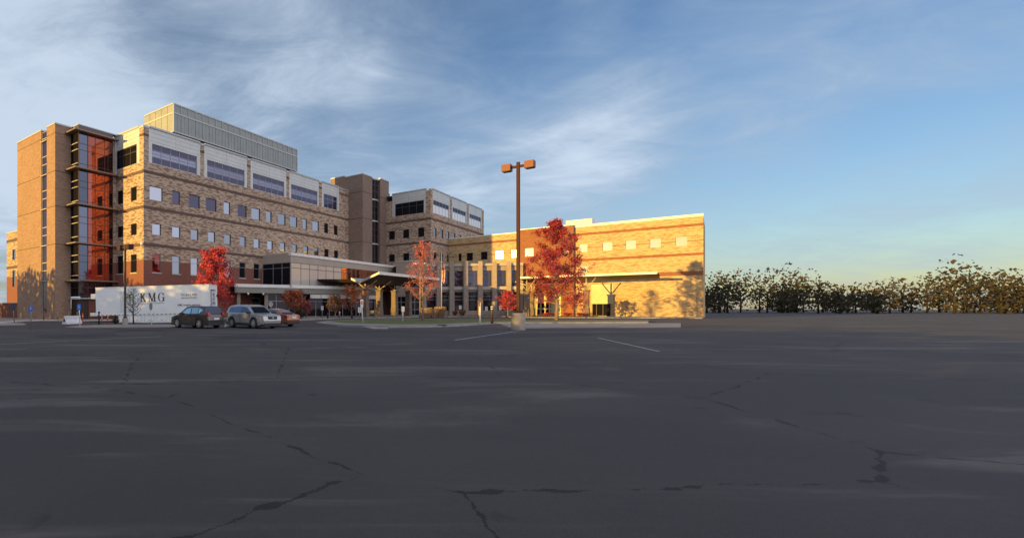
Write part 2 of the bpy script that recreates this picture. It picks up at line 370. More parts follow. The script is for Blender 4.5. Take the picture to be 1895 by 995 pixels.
# metal-clad bays with ribbon windows
def bay(w, parent, a0, a1, g0, g1, gm=M['g_vio'], zb=ZP, zt=ZR - 0.12, wz=(19.42, 21.84), mull=5, seams=True, rows=True, frame=M['frames'], sp=None, edge=None):
    mb_ = MB(); w.make(mb_, edge[0] if edge else a0, edge[1] if edge else a1, zb, zt, [(g0, g1, wz[0], wz[1])], 0.15); mb_.build('metal_panel', M['panel'], parent)
    mb_ = MB()
    for z in (zt - 0.55, zt - 1.1, zt - 1.6): w.slab(mb_, a0, a1, z, z + 0.03, 0.008, -0.01)
    for k in range(1, 2): x = a0 + (a1 - a0) * 0.5; w.slab(mb_, x, x + 0.03, wz[1] + 0.05, zt - .01, 0.006, -0.01)
    mb_.build('panel_seam', M['seam'], parent)
    st = (g1 - g0) / mull
    return window(w, parent, g0, g1, wz[0], wz[1], gm, frame, [g0 + st * (k + 0.0) for k in range(1, mull)], [wz[0] + 0.86, wz[0] + 1.26, wz[0] + 1.66] if rows else [wz[0] + 1.6], name='ribbon_window', fw=0.09, split=sp)
split_mat[0] = glass('grey_blue_blind_glass', (0.50, 0.52, 0.66), 0.3, rough=.15, dark=(0.13, 0.13, 0.18))
for i, ((a, b), (g0, g1)) in enumerate(zip(bays, big)):
    st5 = (g1 - g0) / 5
    bay(A, hw, a, b, g0, g1, mull=5 if i < 4 else 3, rows=i < 4, sp=[(g0 + st5 * k + .06, g0 + st5 * (k + 1) - .06, 20.34, 21.02) for k in range(5)] if i < 4 else None, edge=([.72, 9.38, 18.18, 27.0, 35.78][i], [8.68, 17.43, 26.25, 34.85, 40.98][i]))
gb = (vw(214), vw(253)); bay(B, hw, 0.0, B.L - 0.92, max(0.15, gb[0]), gb[1], M['g_blk'], mull=3, rows=False, frame=M['frame'])
# windows
for k, (a, w) in enumerate(rowA):
    g = M['g_vio'] if k in (1, 2, 3, 5) else (M['g_dark'] if k >= 12 else M['g_sky'])
    window(A, hw, a, a + w, 14.88, 16.6, g, M['frame'], fw=0.05)
for k, a in enumerate(rowB):
    window(A, hw, a, a + 1.27, 10.6, 12.02, M['g_dark'] if k >= 12 else M['g_sky'], M['frame'], fw=0.05)
for k, a in enumerate(rowB[:7]):
    window(A, hw, a, a + 1.24, 5.92, 8.2, M['g_dark'] if k > 4 else (M['g_red'] if k == 0 else M['g_sky']), M['framel'], tr=[7.45], fw=0.05, sill=True)
for a in rowB[:3]: window(A, hw, a, a + 1.24, 1.5, 3.7, M['g_dark'], M['frame'])
for h in hB: window(B, hw, *h, M['g_blk'], M['frame'], tr=([7.45] if h[2] < 6 else ()), fw=0.05, sill=h[2] < 6)

# roof screen (mechanical penthouse)
VP = 1.2; pu0, pu1 = 5.23, 30.4; pv = 8.0; z0, z1 = 24.67, 28.4
PF = Wall(P(pu0, VP), P(pu1, VP)); PL = Wall(P(pu0, pv), P(pu0, VP)); PR = Wall(P(pu1, VP), P(pu1, pv)); PBk = Wall(P(pu1, pv), P(pu0, pv))
mb = MB()
for w in (PF, PL, PR, PBk): w.make(mb, 0, w.L, z0, z1)
mb.poly([to3(P(pu0, VP), z1 - .3), to3(P(pu1, VP), z1 - .3), to3(P(pu1, pv), z1 - .3), to3(P(pu0, pv), z1 - .3)])
mb.poly([to3(P(pu0, pv), z0), to3(P(pu1, pv), z0), to3(P(pu1, VP), z0), to3(P(pu0, VP), z0)])
rs = mb.build('roof_screen', M['pent'], hw)
mb = MB()
for w in (PF, PL): w.slab(mb, 0, w.L, z1 - 0.1, z1 + 0.06, 0.08); w.slab(mb, 0, w.L, z0 - .03, z0 + 0.12, 0.08); w.slab(mb, 0, w.L, z0 + 2.42, z0 + 2.62, 0.06)
PF.slab(mb, -0.05, 0.08, z0, z1, 0.09); PF.slab(mb, PF.L - 0.12, PF.L + 0.03, z0, z1, 0.09)
n = 21
for k in range(1, n): a = PF.L * k / n; PF.slab(mb, a - 0.04, a + 0.04, z0 + 2.62, z1 - 0.1, 0.10)
mb.build('trim', M['pent_t'], rs)
mb = MB()
for k in range(1, n):
    a = PF.L * k / n; PF.slab(mb, a - 0.03, a + 0.03, z0 + 0.12, z0 + 2.42, 0.01); PF.slab(mb, a + .05, a + .09, z0 + 2.65, z1 - 0.1, 0.012)
    PF.slab(mb, a - 0.5 * PF.L / n - .012, a - 0.5 * PF.L / n + .012, z0 + 0.12, z0 + 2.42, 0.008)
for k in range(1, 5): a = PL.L * k / 5; PL.slab(mb, a - 0.03, a + 0.03, z0 + 0.12, z0 + 2.42, 0.01); PL.slab(mb, a - 0.03, a + 0.03, z0 + 2.62, z1 - .1, 0.01)
mb.build('groove', M['pent_d'], rs)
mb = MB()
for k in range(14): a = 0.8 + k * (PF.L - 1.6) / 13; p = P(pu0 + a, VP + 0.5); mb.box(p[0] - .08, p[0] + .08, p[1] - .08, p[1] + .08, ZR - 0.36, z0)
q = [P(pu0 + .3, VP + 1.0), P(pu1 - .3, VP + 1.0)]; w = Wall(*q); w.make(mb, 0, w.L, ZR - .36, z0)  # near-black sheet behind the posts paints the shade under the screen
mb.build('post_and_gap_shade', M['black'], rs)

# ------------------------------------------------------------------ BROWN STAIR TOWER with glazed corner
UT, VT0, VT1, ZT = -6.9, 8.37, 19.9, 24.05
st = thing('stair_tower', 'tall brown brick stair tower at the left with a narrow glazed slot and glass corner', 'tower', (*P(UT, VT0), 0))
TW = Wall(P(UT, VT1), P(UT, VT0)); TS = Wall(P(UT, VT0), P(-4.97, VT0))
a0, a1 = VT1 - 12.27, VT1 - 10.70
mb = MB(); TW.make(mb, 0, a0, 0, ZT); TW.make(mb, a1, TW.L, 0, ZT); TW.make(mb, a0, a1, 0, 0.9)
for (x, s) in ((a0, 1), (a1, -1)):
    q = [TW.pt(x, 0.9), TW.pt(x, 0.9, -0.2), TW.pt(x, ZT - .3, -0.2), TW.pt(x, ZT - .3)]; mb.poly(q if s > 0 else q[::-1])
TS.make(mb, 0, TS.L, 0, ZT)
w = Wall(P(0.0, VT1), P(UT, VT1)); w.make(mb, 0, w.L, 0, ZT)
mb.build('brick_wall', M['tower'], st)
mb = MB(); mb.poly([to3(P(*q), ZT - .3) for q in ((UT, VT0), (-4.97, VT0), (0, VT0), (0, VT1), (UT, VT1))]); mb.build('flat_roof', M['roof'], st)
mb = MB(); TW.slab(mb, -0.05, a0, ZT - 0.06, ZT + 0.12, 0.07, -0.4); TW.slab(mb, a1, TW.L + 0.05, ZT - 0.06, ZT + 0.12, 0.07, -0.4); TS.slab(mb, 0, TS.L, ZT - .06, ZT + .12, .07, -.4)
TW.slab(mb, a0, a1, ZT - 0.35, ZT - 0.2, -0.3, -0.6)
mb.build('coping', M['coping'], st)
tr = [z + o for z in (18.3, 14.0, 9.36, 4.9) for o in (0, 1.3, 2.3)]
strip_w = window(TW, st, a0, a1, 1.0, ZT - 0.3, M['g_vio'], M['stone_l'], tr=[t for t in tr if t < 23] + [22.9], depth=0.14, fw=0.07, name='slot_window', bar=0.09)
for z in (22.55, 18.25, 13.95, 9.35, 4.9): mb = MB(); TW.slab(mb, a0 - 0.1, a1 + 0.08, z - .06, z + .04, 0.06, -0.1); mb.build('slot_sill', M['stone_l'], st)
# glazed corner box
VG, UG = 6.34, -4.97
GL_ = Wall(P(UG, VT0 - .02), P(UG, VG)); GF = Wall(P(UG, VG), P(-0.45, VG))
mb = MB()
for w in (GL_, GF): w.make(mb, 0, w.L, 23.2, 23.95)
mb.poly([to3(P(*q), 23.9) for q in ((UG, VG), (0, VG), (0, VT0), (UG, VT0))]); mb.build('parapet_panel', mat('violet_metal_panel', (0.10, 0.08, 0.09), .4, .4), st)
mb = MB(); w = Wall(P(-0.45, VG), P(0, VG)); w.make(mb, 0, w.L, 0, 23.3); mb.build('brick_return', M['tan'], st)
mb = MB(); GF.slab(mb, -0.05, GF.L + 0.4, 23.93, 24.05, 0.06, -0.4); GL_.slab(mb, 0, GL_.L, 23.93, 24.05, 0.06, -0.4); mb.build('coping', M['coping'], st)
levels = (23.2, 18.6, 14.2, 9.45, 4.9)
for i in range(4):
    zt, zb_ = levels[i], levels[i + 1]
    trs = [zt - 1.46, zt - 2.25, zt - 3.95]
    window(GF, st, 0.0, 1.17, zb_ + 0.1, zt - 0.05, M['g_col'], M['bronze'], (), trs, depth=0.03, fw=0.05, name='curtain_wall')
    window(GF, st, 1.17, GF.L, zb_ + 0.1, zt - 0.05, M['g_red'], M['bronze'], [2.15, 3.41, 3.85], trs, depth=0.03, fw=0.05, name='curtain_wall')
    window(GL_, st, 0.0, GL_.L, zb_ + 0.1, zt - 0.05, M['g_blk'], M['bronze'], (), trs, depth=0.03, fw=0.05, name='curtain_wall')
    for z in trs: mb = MB(); GL_.slab(mb, 0.15, GL_.L + 0.02, z - 0.04, z + 0.04, 0.16, 0.0); mb.build('glazing_fin', M['stone_l'], st)
for z in levels:
    mb = MB(); GF.slab(mb, -0.75, GF.L + 0.85, z - 0.09, z + 0.07, 0.7, 0.02); GL_.slab(mb, -0.5, GL_.L - 0.02, z - 0.09, z + 0.07, 0.75, 0.02)
    mb.build('sunshade', M['fin'], st)
mb = MB(); w = GF; w.slab(mb, GF.L + 0.15, GF.L + 0.42, 18.7, 23.3, 0.28, 0.0); mb.build('metal_fin', M['coping'], st)
window(GF, st, 0.0, GF.L, 2.9, 4.8, M['g_dark'], M['bronze'], [1.17, 2.15, 3.41], [4.0], depth=0.03, name='curtain_wall')
window(GL_, st, 0.0, GL_.L, 2.9, 4.8, M['g_blk'], M['bronze'], (), [4.0], depth=0.03, name='curtain_wall')
mb = MB(); GF.slab(mb, -0.25, 1.9, 2.62, 2.78, 0.3, 0); GL_.slab(mb, -.1, GL_.L, 2.62, 2.78, 0.3, 0); mb.build('door_canopy', M['coping'], st)
mb = MB(); GF.make(mb, 1.25, GF.L + 0.02, 0, 2.9); mb.build('entry_wall', M['maroon'], st)
dm = mat('dark_bronze_door', (0.05, 0.032, 0.025), 0.45, 0.2)
window(GF, st, 0.0, 1.25, 0.12, 2.6, dm, M['bronze'], [0.62], (), depth=0.1, name='door'); window(GL_, st, 0.0, GL_.L, 0.12, 2.6, dm, M['bronze'], [1.0], (), depth=0.1, name='door')

# ------------------------------------------------------------------ low annex behind the tower and garden wall
an = thing('annex_building', 'distant three-storey tan brick block at the far left edge behind the brown tower', 'building', (*P(3.2, 52.2), 0))
AN = Wall(P(3.2, 52.2), P(3.2, 38.0)); mb = MB()
hA = [(0.9 + 3.4, 2.2 + 3.4, 10.6, 12.4), (0.9 + 3.4, 2.2 + 3.4, 5.9, 8.4)]
hA = [(x + 1.6, x + 3.1, c, e) for x in (1.2,) for c, e in ((10.6, 12.6), (5.5, 8.6))]
AN.make(mb, 0, AN.L, 0, 15.9, hA); w = Wall(P(3.2 + 10, 52.2), P(3.2, 52.2)); w.make(mb, 0, 10, 0, 15.9); mb.build('brick_wall', M['tan'], an)
mb = MB()
for z in (9.48, 14.6): mb = MB(); AN.slab(mb, 0, AN.L, z - 0.5, z, 0.03); mb.build('brick_band', M['band'], an)
mb = MB(); AN.slab(mb, -.05, AN.L, 15.85, 16.1, 0.08, -.3); mb.poly([to3(P(*q), 15.8) for q in ((3.2, 38), (13.2, 38), (13.2, 52.2), (3.2, 52.2))]); mb.build('coping', M['coping'], an)
for h in hA: window(AN, an, *h, M['g_sky'], M['frame'])
gw_ = thing('garden_wall', 'low reddish brick wall running off the left edge from the brown tower', 'wall', (*P(UT, 20), 0))
w = Wall(P(UT + 0.05, 34), P(UT + 0.05, 19.9)); mb = MB(); w.slab(mb, 0, w.L, 0, 2.15, 0, -0.3); mb.build('brick_wall', M['maroon'], gw_)
mb = MB(); w.slab(mb, 0, w.L, 2.15, 2.25, 0.04, -0.34); mb.build('coping', M['stone'], gw_)

# ------------------------------------------------------------------ BROWN ELEVATOR TOWER in the middle
et = thing('elevator_tower', 'brown brick tower with a curved glass slot between the two mottled brick blocks', 'tower', (*P(44.07, -3.17), 0))
UE, VE = 44.09, -3.17; ZE = 26.35
E1 = Wall(P(UE, 6.0), P(UE, VE)); E2 = Wall(P(UE, VE), P(47.4, VE)); E3 = Wall(P(50.34, VE), P(54.6, VE))
mb = MB(); E1.make(mb, 5.1, E1.L, 0, ZE); E1.make(mb, 1.8, 5.1, 0, ZE + 0.25); E2.make(mb, 0, E2.L, 0, ZE)
E3.make(mb, 0, 3.35, 0, ZE + 0.35)
for (u_) in (47.4,): w = Wall(P(u_, VE), P(u_, VE + 2.5)); w.make(mb, 0, w.L, 0, ZE)
w = Wall(P(50.34, VE + 2.5), P(50.34, VE)); w.make(mb, 0, w.L, 0, ZE + .35)
w = Wall(P(53.6, 0.5), P(60.5, 0.5)); w.make(mb, 0, w.L, 18, 26.1)
w = Wall(P(53.69, VE), P(53.69, 1.0)); w.make(mb, 0, w.L, 18, 26.7)
mb.build('brick_wall', M['tower2'], et)
mb = MB(); E1.slab(mb, 5.1, E1.L + .04, ZE, ZE + .14, .06, -.4); E2.slab(mb, 0, E2.L, ZE, ZE + .14, .06, -.4); E1.slab(mb, 1.8, 5.1, ZE + .25, ZE + .4, .05, -.4); E3.slab(mb, 0, 3.35, ZE + .35, ZE + .5, .05, -.4)
mb.poly([to3(P(*q), ZE - .1) for q in ((UE, 4.2), (UE, VE), (53, VE), (53, 4.2))])
mb.build('coping', M['coping'], et)
# curved glass slot
cp = []
for k in range(7): t = k / 6; cp.append(P(47.4 + (50.34 - 47.4) * t, VE + 0.5 - 0.55 * math.sin(math.pi * t)))
for k in range(6):
    w = Wall(cp[k], cp[k + 1])
    if k % 2 == 0:
        w = Wall(cp[k], cp[k + 2])
        window(w, et, 0, w.L, 5, 26.2, M['g_blk'], M['bronze'], (), [z + o for z in (22.4, 18.3, 13.9, 9.4) for o in (0, 1.5, 2.7)][:-1], depth=0.0, fw=0.06, name='curtain_wall')
mb = MB()
for z in (26.25, 22.3, 18.2, 13.8, 9.3):
    for k in range(6): w = Wall(cp[k], cp[k + 1]); w.slab(mb, 0, w.L, z - .12, z + .12, 0.1, 0)
mb.build('floor_band', M['coping'], et)

# ------------------------------------------------------------------ EAST BLOCK
eb = thing('east_block', 'five-storey mottled brick block with pale metal top floor right of the middle tower', 'building', (*P(52.62, -12.64), 0))
UK, VK = 52.62, -12.64
KL = Wall(P(UK, -3.19), P(UK, VK)); KR = Wall(P(UK, VK), P(80.2, VK))
kw = lambda x: -3.19 - v_at(UK, x); kr = lambda x: u_at(VK, x) - UK
kz = ((14.95, 16.65), (10.6, 12.05))
hKL = [(max(.3, kw(a)), kw(b), *z) for a, b in ((719.7, 730.5), (746, 757), (773.6, 785)) for z in kz]
cols = [kr(802.7) + 2.94 * 0.49 * 0 + k * 2.94 for k in range(9)]
hKR = [(a, a + 1.3, *z) for a in cols for z in kz if a + 1.3 < 27]
mb = MB(); KL.make(mb, 0, KL.L, 0, ZP, hKL); KR.make(mb, 0, KR.L, 0, ZP, hKR)
kp = [(0, 0.9), (kr(832.5), kr(836.5)), (kr(863.5), kr(867.5)), (kr(891.5), KR.L)]
for a, b in kp: KR.make(mb, a, b, ZP, ZR - .3)
KL.make(mb, KL.L - 1.0, KL.L, ZP, ZR - .3); KL.make(mb, 0, 1.35, ZP, ZR - 1.3)
w = Wall(P(80.2, VK), P(80.2, 4)); w.make(mb, 0, w.L, 0, ZR - .2); mb.build('brick_wall', M['tan'], eb)
mb = MB(); mb.poly([to3(P(*q), ZR - .3) for q in ((UK, VK), (80.2, VK), (80.2, 3), (UK, 3))]); mb.build('flat_roof', M['roof'], eb)
for z in ZB: mb = MB(); KL.slab(mb, 0, KL.L, z - .4, z, .03); KR.slab(mb, -.03, KR.L, z - .4, z, .03); mb.build('brick_band', M['band'], eb)
bay(KL, eb, 1.35, KL.L - 1.0, kw(731), kw(784.3), M['g_blk'], mull=4, rows=False, frame=M['frame'])
split_mat[0] = mat('white_lower_blind', (0.72, 0.73, 0.76), 0.4)
for (a, b), (g0, g1) in zip(((kp[0][1], kp[1][0]), (kp[1][1], kp[2][0]), (kp[2][1], kp[3][0])), ((801.8, 831), (837.8, 862.3), (868.8, 890.3))):
    g0, g1 = kr(g0), kr(g1); g0 = max(g0, a + .1); g1 = min(g1, b - .1)
    st5 = (g1 - g0) / 5
    bay(KR, eb, a, b, g0, g1, M['g_vio'], mull=5, rows=False, frame=M['framel'], sp=[(g0 + st5 * k + .05, g0 + st5 * (k + 1) - .05, 19.5, 20.95) for k in range(5)])
mb = MB(); KL.slab(mb, 1.3, KL.L - .9, ZR - .12, ZR + .1, .1, -.4)
for i in range(3): KR.slab(mb, kp[i][1] - .1, kp[i + 1][0] + .1, ZR - .12, ZR + .1, .1, -.4)
for a, b in kp: KR.slab(mb, a, b, ZR - .3, ZR - .05, .05, -.4)
mb.build('coping', M['coping'], eb)
for h in hKL: window(KL, eb, *h, M['g_blk'], M['frame'], fw=.05)
for h in hKR: window(KR, eb, *h, M['g_sky'] if h[2] > 14 else M['g_dark'], M['frame'], fw=.05)

# ------------------------------------------------------------------ LOW SUNLIT WING (right)
lw_ = thing('low_wing', 'three-storey golden brick wing on the right with a projecting plain rust brick bay', 'building', (*P(60.66, -24), 0))
UW = 60.66; VW0 = -12.66; WE = -52.0
LW = Wall(P(UW, VW0), P(UW, WE)); lz = lambda x: VW0 - v_at(UW, x)
hz = (10.65, 12.15)
hL = [(lz(a), lz(b), *hz) for a, b in ((848.5, 854), (863.5, 875), (890, 902), (917, 931), (945.6, 959)) ] + [(lz(1071.5), lz(1087), 10.9, 12.3), (lz(1071.5), lz(1089), 7.4, 8.5)] + [(lz(1107) + k * 3.2 + .6, lz(1107) + k * 3.2 + 2.0, 10.9, 12.3) for k in range(4)]
b0, b1 = lz(964), lz(1063)
mb = MB(); LW.make(mb, 0, LW.L, 0, 15.2, hL); w = Wall(P(UW, WE), P(UW + 14, WE)); w.make(mb, 0, w.L, 0, 15.2)
mb.build('brick_wall', M['tan_low'], lw_)
mb = MB(); PRO = 0.6
LB = Wall(P(UW - PRO, VW0 - b0), P(UW - PRO, VW0 - b1))
hb = [(LB.L * (973 - 964) / 99 * 1.02, LB.L * (973 - 964) / 99 + 1.5, 10.7, 12.15), (LB.L * (1039 - 964) / 99 - .1, LB.L * (1039 - 964) / 99 + 1.4, 10.7, 12.15)]
LB.make(mb, 0, LB.L, 0, 15.55, hb); w = Wall(P(UW - PRO, VW0 - b1), P(UW, VW0 - b1)); w.make(mb, 0, w.L, 0, 15.55); w = Wall(P(UW, VW0 - b0), P(UW - PRO, VW0 - b0)); w.make(mb, 0, w.L, 0, 15.55)
mb.build('projecting_bay', M['rust'], lw_)
mb = MB(); mb.poly([to3(P(*q), 15.1) for q in ((UW, VW0), (UW, WE), (UW + 14, WE), (UW + 14, VW0))]); mb.build('flat_roof', M['roof'], lw_)
mb = MB(); LW.slab(mb, 0, b0, 15.1, 15.3, .06, -.3); LW.slab(mb, b1, LW.L, 15.1, 15.5, .06, -.3); LB.slab(mb, 0, LB.L, 15.5, 15.65, .05, -.5); mb.build('coping', M['white'], lw_)
for q in ((0, b0, 13.65, 14.05), (b1, LW.L, 13.7, 14.1), (b1, LW.L, 9.35, 9.75), (lz(1089), LW.L, 6.4, 7.0)): mb = MB(); LW.slab(mb, *q, .03); mb.build('brick_band', M['rust'], lw_)
for i, h in enumerate(hL): window(LW, lw_, *h, M['blind_lit'] if i >= 3 else M['g_blk'], M['framel'] if i >= 3 else M['frame'], mu=(), fw=.05)  # pale panes and frames paint the sunlit stretch, dark ones the shaded
for h in hb: window(LB, lw_, *h, M['blind_lit'], M['framel'], fw=.05)
# small roof box
p = Wall(P(UW + 3, lz and VW0 - lz(1040)), P(UW + 3, VW0 - lz(1089))); mb = MB(); p.make(mb, 0, p.L, 15, 16.9); w = Wall(p.pt(p.L, 0)[:2], (p.pt(p.L, 0)[0] + 3 * U2[0], p.pt(p.L, 0)[1] + 3 * U2[1])); w.make(mb, 0, w.L, 15, 16.9)
mb.poly([p.pt(0, 16.9), p.pt(p.L, 16.9), p.pt(p.L, 16.9, -3), p.pt(0, 16.9, -3)]); rbx = mb.build('roof_box', M['white'], lw_)
mb = MB()
for k in range(1, 9): a = p.L * k / 9; p.slab(mb, a - .02, a + .02, 15, 16.9, .01)
mb.build('groove', M['seam'], rbx)
# ground floor behind the right canopy: pale door wall
yl = mat('cream_stucco', (0.62, 0.52, 0.30), 0.7, var=0.08, vs=1)
mb = MB(); a, b = LB.L * (992 - 964) / 99, LB.L * (1041 - 964) / 99
LB.slab(mb, a, b, 2.0 + .6, 4.1, 0.06, -.02); LB.slab(mb, b - 1.3, b, 0, 2.6, .06, -.02); LB.slab(mb, a, a + .35, 0, 2.6, .06, -.02); mb.build('door_surround', yl, lw_)
window(LB, lw_, a + .35, b - 1.3, 0.15, 2.58, M['g_blk'], yl, [a + .35 + k * 0.72 for k in range(1, 4)], [1.35], depth=-0.12, name='entrance_door', fw=.22, bar=.24)
mb = MB(); LW.slab(mb, lz(1067), lz(1082), 2.6, 5.4, .06); LW.slab(mb, lz(1094), lz(1135), 2.2, 5.4, .06); mb.build('cream_panel', yl, lw_)
window(LW, lw_, lz(1096), lz(1130), 0.2, 2.2, M['g_dark'], M['bronze'], [lz(1104), lz(1116)], (), depth=-.05, name='entrance_door')

# ------------------------------------------------------------------ GLASS ATRIUM block
at_ = thing('atrium_block', 'two-storey glass entrance block with pale coping projecting from the long wing', 'building', (*P(20.69, -5.78), 0))
UA, VA = 20.69, -5.78
AT = Wall(P(UA, VA), P(52.3, VA)); AS = Wall(P(UA, 0.0), P(UA, VA))
mb = MB(); AT.make(mb, 0, AT.L, 8.2, 9.2); AS.make(mb, 0, AS.L, 8.2, 9.62)
# rounded right end
ce = [P(52.3 + 1.4 * math.sin(t), VA + 1.4 - 1.4 * math.cos(t)) for t in [R(k * 18) for k in range(6)]]
for k in range(5): w = Wall(ce[k], ce[k + 1]); w.make(mb, 0, w.L, 8.2, 9.2)
mb.build('fascia', M['fascia'], at_)
mb = MB(); AT.slab(mb, -0.05, AT.L, 9.2, 9.62, .12, -.4)
for k in range(5): w = Wall(ce[k], ce[k + 1]); w.slab(mb, 0, w.L, 9.2, 9.62, .12, -.3)
mb.poly([to3(P(*q), 9.5) for q in ((UA, 0), (UA, VA), (52.3, VA), (52.3, 0))]); mb.build('coping', M['white'], at_)
mb = MB()
for k in range(1, 24): AT.slab(mb, k * 1.35, k * 1.35 + .03, 9.2, 9.62, .13, .1)
AS.slab(mb, 0, AS.L, 9.1, 9.16, .012); mb.build('joint_line', M['seam'], at_)
window(AT, at_, 0.1, 13.0, 4.6, 8.2, M['g_atr'], M['bronze'], [.29 + k * 2.08 for k in range(1, 6)], [7.42], depth=0.05, name='curtain_wall', fw=.05)
window(AT, at_, 13.0, AT.L, 4.6, 8.2, M['g_fire'], M['bronze'], [.29 + k * 2.08 for k in range(7, 15)], [7.42], depth=0.05, name='curtain_wall', fw=.05)
window(AS, at_, 0, AS.L - .1, 4.9, 8.2, M['g_blk'], M['framel'], [2.2, 4.0], [7.45], depth=0.12, name='curtain_wall', fw=.06)
mb = MB(); AT.slab(mb, -.02, .14, 4.6, 8.2, .05, -.1); mb.build('corner_post', M['fascia'], at_)
# entrance porch
def pp(x): # point of the porch line at image column x
    k = (x - CX) / F; x1, y1, x2, y2 = -8.85, 68.7, 6.79, 77.6
    t = (k * y1 - x1) / ((x2 - x1) - k * (y2 - y1)); return (x1 + (x2 - x1) * t, y1 + (y2 - y1) * t)
PO = Wall(pp(435.3), pp(700)); q0 = P(u_at(0, 452), 0.0)
mb = MB(); PO.slab(mb, 0, PO.L, 4.42, 4.86, .1, -.35); PS = Wall((PO.pt(0, 0)[0] - .5, PO.pt(0, 0)[1] + 5), PO.pt(0, 0)[:2]); PS.slab(mb, 0, PS.L, 4.42, 4.86, .1, -.35); mb.build('porch_coping', M['white'], at_)
mb = MB(); PO.slab(mb, 0, PO.L, 3.62, 4.42, 0, -.3); PS.slab(mb, 0, PS.L, 3.62, 4.42, 0, -.3)
mb.poly([PO.pt(0, 4.6, -.2), PO.pt(PO.L, 4.6, -.2), PO.pt(PO.L, 4.6, -9), PO.pt(0, 4.6, -9)]); mb.poly([PO.pt(0, 3.7, -9), PO.pt(PO.L, 3.7, -9), PO.pt(PO.L, 3.7, -.2), PO.pt(0, 3.7, -.2)])
mb.build('porch_fascia', mat('grey_green_fascia', (0.23, 0.215, 0.185), .6, .1, var=.06), at_)
pa = lambda x: (Vector((*pp(x), 0)) - PO.o).length
window(PO, at_, pa(574), PO.L, 2.9, 3.6, M['g_atr'], M['bronze'], [pa(574) + k * 2 for k in range(1, 6)], (), depth=.12, name='transom_window')
window(PO, at_, pa(500), PO.L, 0.15, 3.58, M['g_dark'], M['framel'], [pa(x) for x in (516, 540, 565, 590, 615, 640, 665)], [2.5], depth=1.4 if 0 else .9, name='storefront', fw=.08)
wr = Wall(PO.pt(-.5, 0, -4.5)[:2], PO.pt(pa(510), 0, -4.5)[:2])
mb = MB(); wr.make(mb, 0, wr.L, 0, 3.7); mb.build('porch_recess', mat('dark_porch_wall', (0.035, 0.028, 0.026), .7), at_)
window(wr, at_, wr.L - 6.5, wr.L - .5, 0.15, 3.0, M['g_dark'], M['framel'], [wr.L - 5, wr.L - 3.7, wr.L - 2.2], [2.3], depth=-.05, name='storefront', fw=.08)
mb = MB()
for x in (446, 497): a = pa(x); p = PO.pt(a, 0, -.8); mb.box(p[0] - .22, p[0] + .22, p[1] - .22, p[1] + .22, 0, 3.7)
mb.build('porch_column', M['stone'], at_)

# ------------------------------------------------------------------ CURVED LOBBY with tall piers
lb = thing('curved_lobby', 'curved two-storey lobby wall with tall brown stone piers and dark glazing', 'building', (23, 87, 0))
pts = [(733, 92.5), (758, 91.2), (785, 90.6), (811.8, 91.2), (836, 91.0), (862, 90.6), (889, 90.2), (915.3, 89.8), (942, 89.3), (968, 88.6)]
LP = [D(*q) for q in pts]
def fine(p, q, n=1): return [(p, q)]
for i in range(len(LP) - 1):
    w = Wall(LP[i], LP[i + 1]); mb = MB()
    if i < 2:
        hs = [(0.3, w.L - .3, 0.15, 3.6)] if i == 1 else [(0.2, w.L - .2, 0.15, 3.6)]
        w.make(mb, 0, w.L, 0, 10.0, hs, .3); mb.build('drum_wall', M['stone'], lb)
        mb = MB(); w.slab(mb, 0, w.L, 10.0, 10.2, .08, -.4); mb.build('cornice', M['coping'], lb)
        h = hs[0]; window(w, lb, *h, M['g_dark'], M['framel'], [w.L * .35, w.L * .68], [2.55, 1.2], depth=.25, name='entrance_door', fw=.09)
        if i == 1: mb = MB(); w.slab(mb, .2, w.L, 3.7, 5.1, .06); mb.build('sign_panel', M['rust'], lb)
        continue
    hs = [(0.5, w.L - .5, 5.4, 8.25), (0.45, w.L - .45, 0.95, 4.45)]
    w.make(mb, 0, w.L, 0, 9.1, hs, .3); mb.build('lobby_wall', M['stone'], lb)
    mb = MB(); w.slab(mb, 0, w.L, 9.1, 9.55, .25, -.5); mb.build('cornice', M['stone_l'], lb)
    mb = MB(); w.slab(mb, 0, w.L, 4.8, 5.35, .22, -.1); mb.build('belt_course', M['stone_l'], lb)
    window(w, lb, *hs[0], M['g_red'] if i == 2 else M['g_vio'], M['bronze'], [w.L * .68], [7.45], depth=.2, name='upper_window', fw=.07)
    window(w, lb, *hs[1], M['g_dark'], M['framel'], (), [3.0, 3.6], depth=.2, name='storefront_window', fw=.06)
mb = MB(); mb.poly([to3(p, 9.3) for p in LP] + [to3((LP[-1][0], 92), 9.3), to3((LP[0][0], 100), 9.3)][::1]); mb.build('flat_roof', M['roof'], lb)
for i in range(3, len(LP) - 1):
    p = LP[i]; nrm = Vector((-p[0], -p[1], 0)).normalized(); t = Vector((-nrm.y, nrm.x, 0))
    mb = MB(); o = Vector((p[0], p[1], 0)) + t * (-.36) - nrm * .15
    mb.frame(o, t * .72, nrm * 0.85, Vector((0, 0, 9.85))); pr = mb.build('pier', M['stone'], lb)
    mb = MB(); mb.frame(o - t * .03 - nrm * .03 + Vector((0, 0, 9.85)), t * .78, nrm * .91, Vector((0, 0, .06))); mb.build('cap', M['stone_l'], pr)

